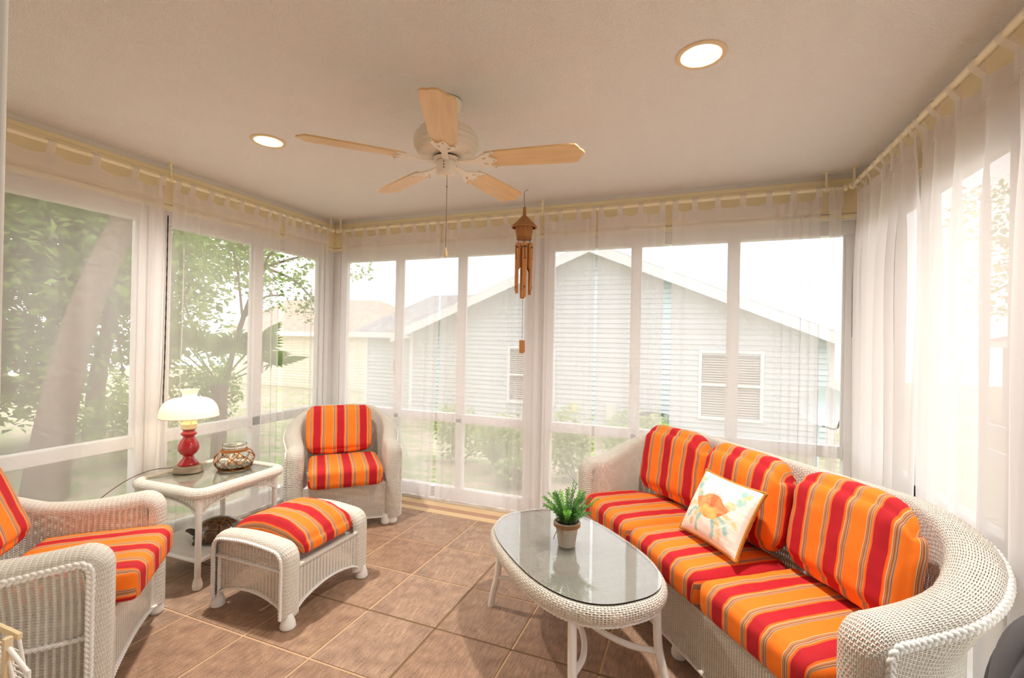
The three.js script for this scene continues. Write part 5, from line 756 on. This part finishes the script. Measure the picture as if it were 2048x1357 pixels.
  // set back wing
  const zw = -8.7; siding(t, () => [-6.6, xl + 0.05], -0.8, 1.4, zw, 0.118, sid); mesh('wing_wall', bx(-6.6, -1.4, zw - 3, xl, 1.42, zw - 0.012), white, t); mesh('wing_corner', bx(-6.64, -0.8, zw - 0.02, -6.54, 1.42, zw + 0.03), white, t);
  mesh('wing_fascia', bx(-6.95, 1.36, zw + 0.28, xl - 0.1, 1.54, zw + 0.32), white, t); mesh('wing_soffit', bx(-6.95, 1.36, zw, xl - 0.1, 1.38, zw + 0.3), white, t);
  const ridgeY = 2.95, rp = [V(-6.95, 1.55, zw + 0.32), V(xl + 1.2, 1.55, zw + 0.32), V(-2.6, ridgeY, -11.5), V(-6.4 + 0.5, ridgeY, -11.5)], pos = []; for (const q of [0, 1, 2, 0, 2, 3]) pos.push(rp[q].x, rp[q].y, rp[q].z); for (const q of [0, 3, 4]) { const w = q === 4 ? V(-6.95, 1.55, -14) : rp[q]; pos.push(w.x, w.y, w.z); }
  const g = new THREE.BufferGeometry(); g.setAttribute('position', new THREE.Float32BufferAttribute(pos, 3)); g.computeVertexNormals(); metricUV(g); mesh('wing_roof', g, std({ map: per(rt, 2.4, 2.4), roughness: 0.95, side: THREE.DoubleSide }), t);
}
{
  const t = thing('cream_house', 'cream sided house with pinkish brown shingle roof beyond the lawn', 'house'), ZC = -12.7, white = std({ color: 0xeee9dd, roughness: 0.6 }), sid = [0xe0d8c2, 0xe3dbc6, 0xddd5be].map((c) => std({ color: c, roughness: 0.65 }));
  const rt = dataTex(256, 256, (x, y) => { const row = Math.floor(y / 16), n = 24 * noise(Math.floor((x + (row % 2) * 9) / 18) * 3.1, row * 2.3) + 12 * tnoise(x, y, 256, 256, 70), e = y % 16 < 2 ? -22 : 0; return [196 + n + e, 166 + n + e, 148 + n + e]; });
  siding(t, () => [-17.5, -8.2], -0.96, 1.42, ZC, 0.125, sid); mesh('wall_core', bx(-17.5, -1.5, ZC - 6, -8.2, 1.42, ZC - 0.012), white, t); mesh('fascia', bx(-18, 1.36, ZC + 0.38, -8.6, 1.56, ZC + 0.42), white, t); mesh('soffit', bx(-18, 1.36, ZC, -8.6, 1.38, ZC + 0.4), white, t);
  const R = [V(-18, 1.56, ZC + 0.42), V(-8.5, 1.56, ZC + 0.42), V(-11.8, 3.25, ZC - 3.4), V(-18, 3.35, ZC - 3.4), V(-8.5, 1.56, ZC - 7)], pos = []; for (const q of [0, 1, 2, 0, 2, 3, 1, 4, 2]) pos.push(R[q].x, R[q].y, R[q].z);
  const g = new THREE.BufferGeometry(); g.setAttribute('position', new THREE.Float32BufferAttribute(pos, 3)); g.computeVertexNormals(); metricUV(g); mesh('roof', g, std({ map: per(rt, 2.4, 2.4), roughness: 0.95, side: THREE.DoubleSide }), t);
}
{ // satellite dish and cooling unit
  const t = thing('satellite_dish', 'pale grey satellite dish on a post in the garden', 'dish', [4.8, groundY(4.8, -4.5), -4.5], 0.3), m = std({ color: 0xc6d0d6, roughness: 0.5 }), y = 0.5 - groundY(4.8, -4.5);
  mesh('post', rod([0, 0, -0.06], [0, y, -0.06], 0.03), m, t); mesh('reflector', surf((u, v, p) => { const a = u * 2 * PI, R = v * 0.36; p.set(Math.cos(a) * R, y + Math.sin(a) * R * 0.75, 0.05 + R * R * 0.7); }, 36, 8), std({ color: 0xc6d0d6, roughness: 0.5, side: THREE.DoubleSide }), t); mesh('feed_arm', tube([V(0, y - 0.28, 0.08), V(0, y - 0.26, 0.4), V(0, y - 0.12, 0.48)], 0.012, { seg: 8, rad: 6 }), std({ color: 0x555a5e, roughness: 0.5 }), t);
  const a = thing('cooling_unit', 'grey outdoor cooling unit beside the house wall', 'cooling unit', [2.25, groundY(2.25, -7.2), -7.2]), gm = std({ color: 0x9a9c98, roughness: 0.6 });
  mesh('cabinet', bx(-0.35, 0, -0.35, 0.35, 0.72, 0.35, 0.03), gm, a); for (let k = 0; k < 9; k++) mesh('louver', bx(-0.32, 0.07 + k * 0.068, 0.35, 0.32, 0.095 + k * 0.068, 0.362), std({ color: 0x74766f, roughness: 0.6 }), a); mesh('top_grille', lathe([[0.1, 0.722], [0.3, 0.722], [0.3, 0.74], [0.1, 0.74]], 24), std({ color: 0x55564f }), a);
}
{ // beyond the sofa end: brown roofed house, deck rail, tree
  const t = thing('brown_house', 'greyish brown house with low roof beyond the sofa side windows', 'house'), w = std({ color: 0xb3aca2, roughness: 0.8 }), rf = std({ color: 0x8e857c, roughness: 0.95 });
  const spanX = (y) => [0, 0]; mesh('wall', bx(12.2, -1.4, -16, 18, 1.5, 4), w, t);
  let k = 0; for (let y = -0.9; y < 1.45; y += 0.2, k++) mesh('siding_board', bx(12.18, y, -16, 12.2 - 0.004 * (k % 2), y + 0.188, 4), w, t);
  mesh('fascia', bx(11.7, 1.42, -16.4, 11.75, 1.6, 4.4), std({ color: 0xe6e1d8 }), t);
  const p = [11.7, 1.6, -16.4, 11.7, 1.6, 4.4, 15.2, 3.1, -6, 11.7, 1.6, -16.4, 15.2, 3.1, -6, 15.2, 3.1, -10]; const g = new THREE.BufferGeometry(); g.setAttribute('position', new THREE.Float32BufferAttribute(p, 3)); g.computeVertexNormals(); metricUV(g); mesh('roof', g, std({ color: 0x8e857c, roughness: 0.95, side: THREE.DoubleSide }), t);
  const f = thing('deck_rail', 'white wooden deck rail outside the sofa side windows', 'railing'), wm = M.frame; for (const y of [0.0, 0.32]) mesh('rail', bx(6.6, y, -5.5, 6.65, y + 0.09, 2.5), wm, f); for (let z = -5.5; z <= 2.5; z += 1) mesh('post', bx(6.57, groundY(6.6, z) - 0.1, z - 0.045, 6.66, 0.45, z + 0.045), wm, f);
  const bl = [[8.2, 2.9, -5.5, 1.0, 0.7], [8.8, 3.4, -4.4, 1.0, 0.7], [7.6, 2.3, -6.4, 0.7, 0.5], [8.6, 2.4, -3.0, 0.9, 0.6], [8.0, 3.6, -6.8, 0.9, 0.6], [9.2, 2.6, -8.0, 0.8, 0.6]];
  tree('thin_tree', 'thin leaved tree outside the sofa side windows', [V(8.6, -1.1, -5.2), V(8.5, 0.6, -5.2), V(8.5, 1.8, -5.2), V(8.4, 2.8, -5.1)], 0.11, 0.06, bl, 3000, 0.1, PALE.concat(GREEN), 601, 'trees on the sofa side');
}

renderer.render(scene, camera);
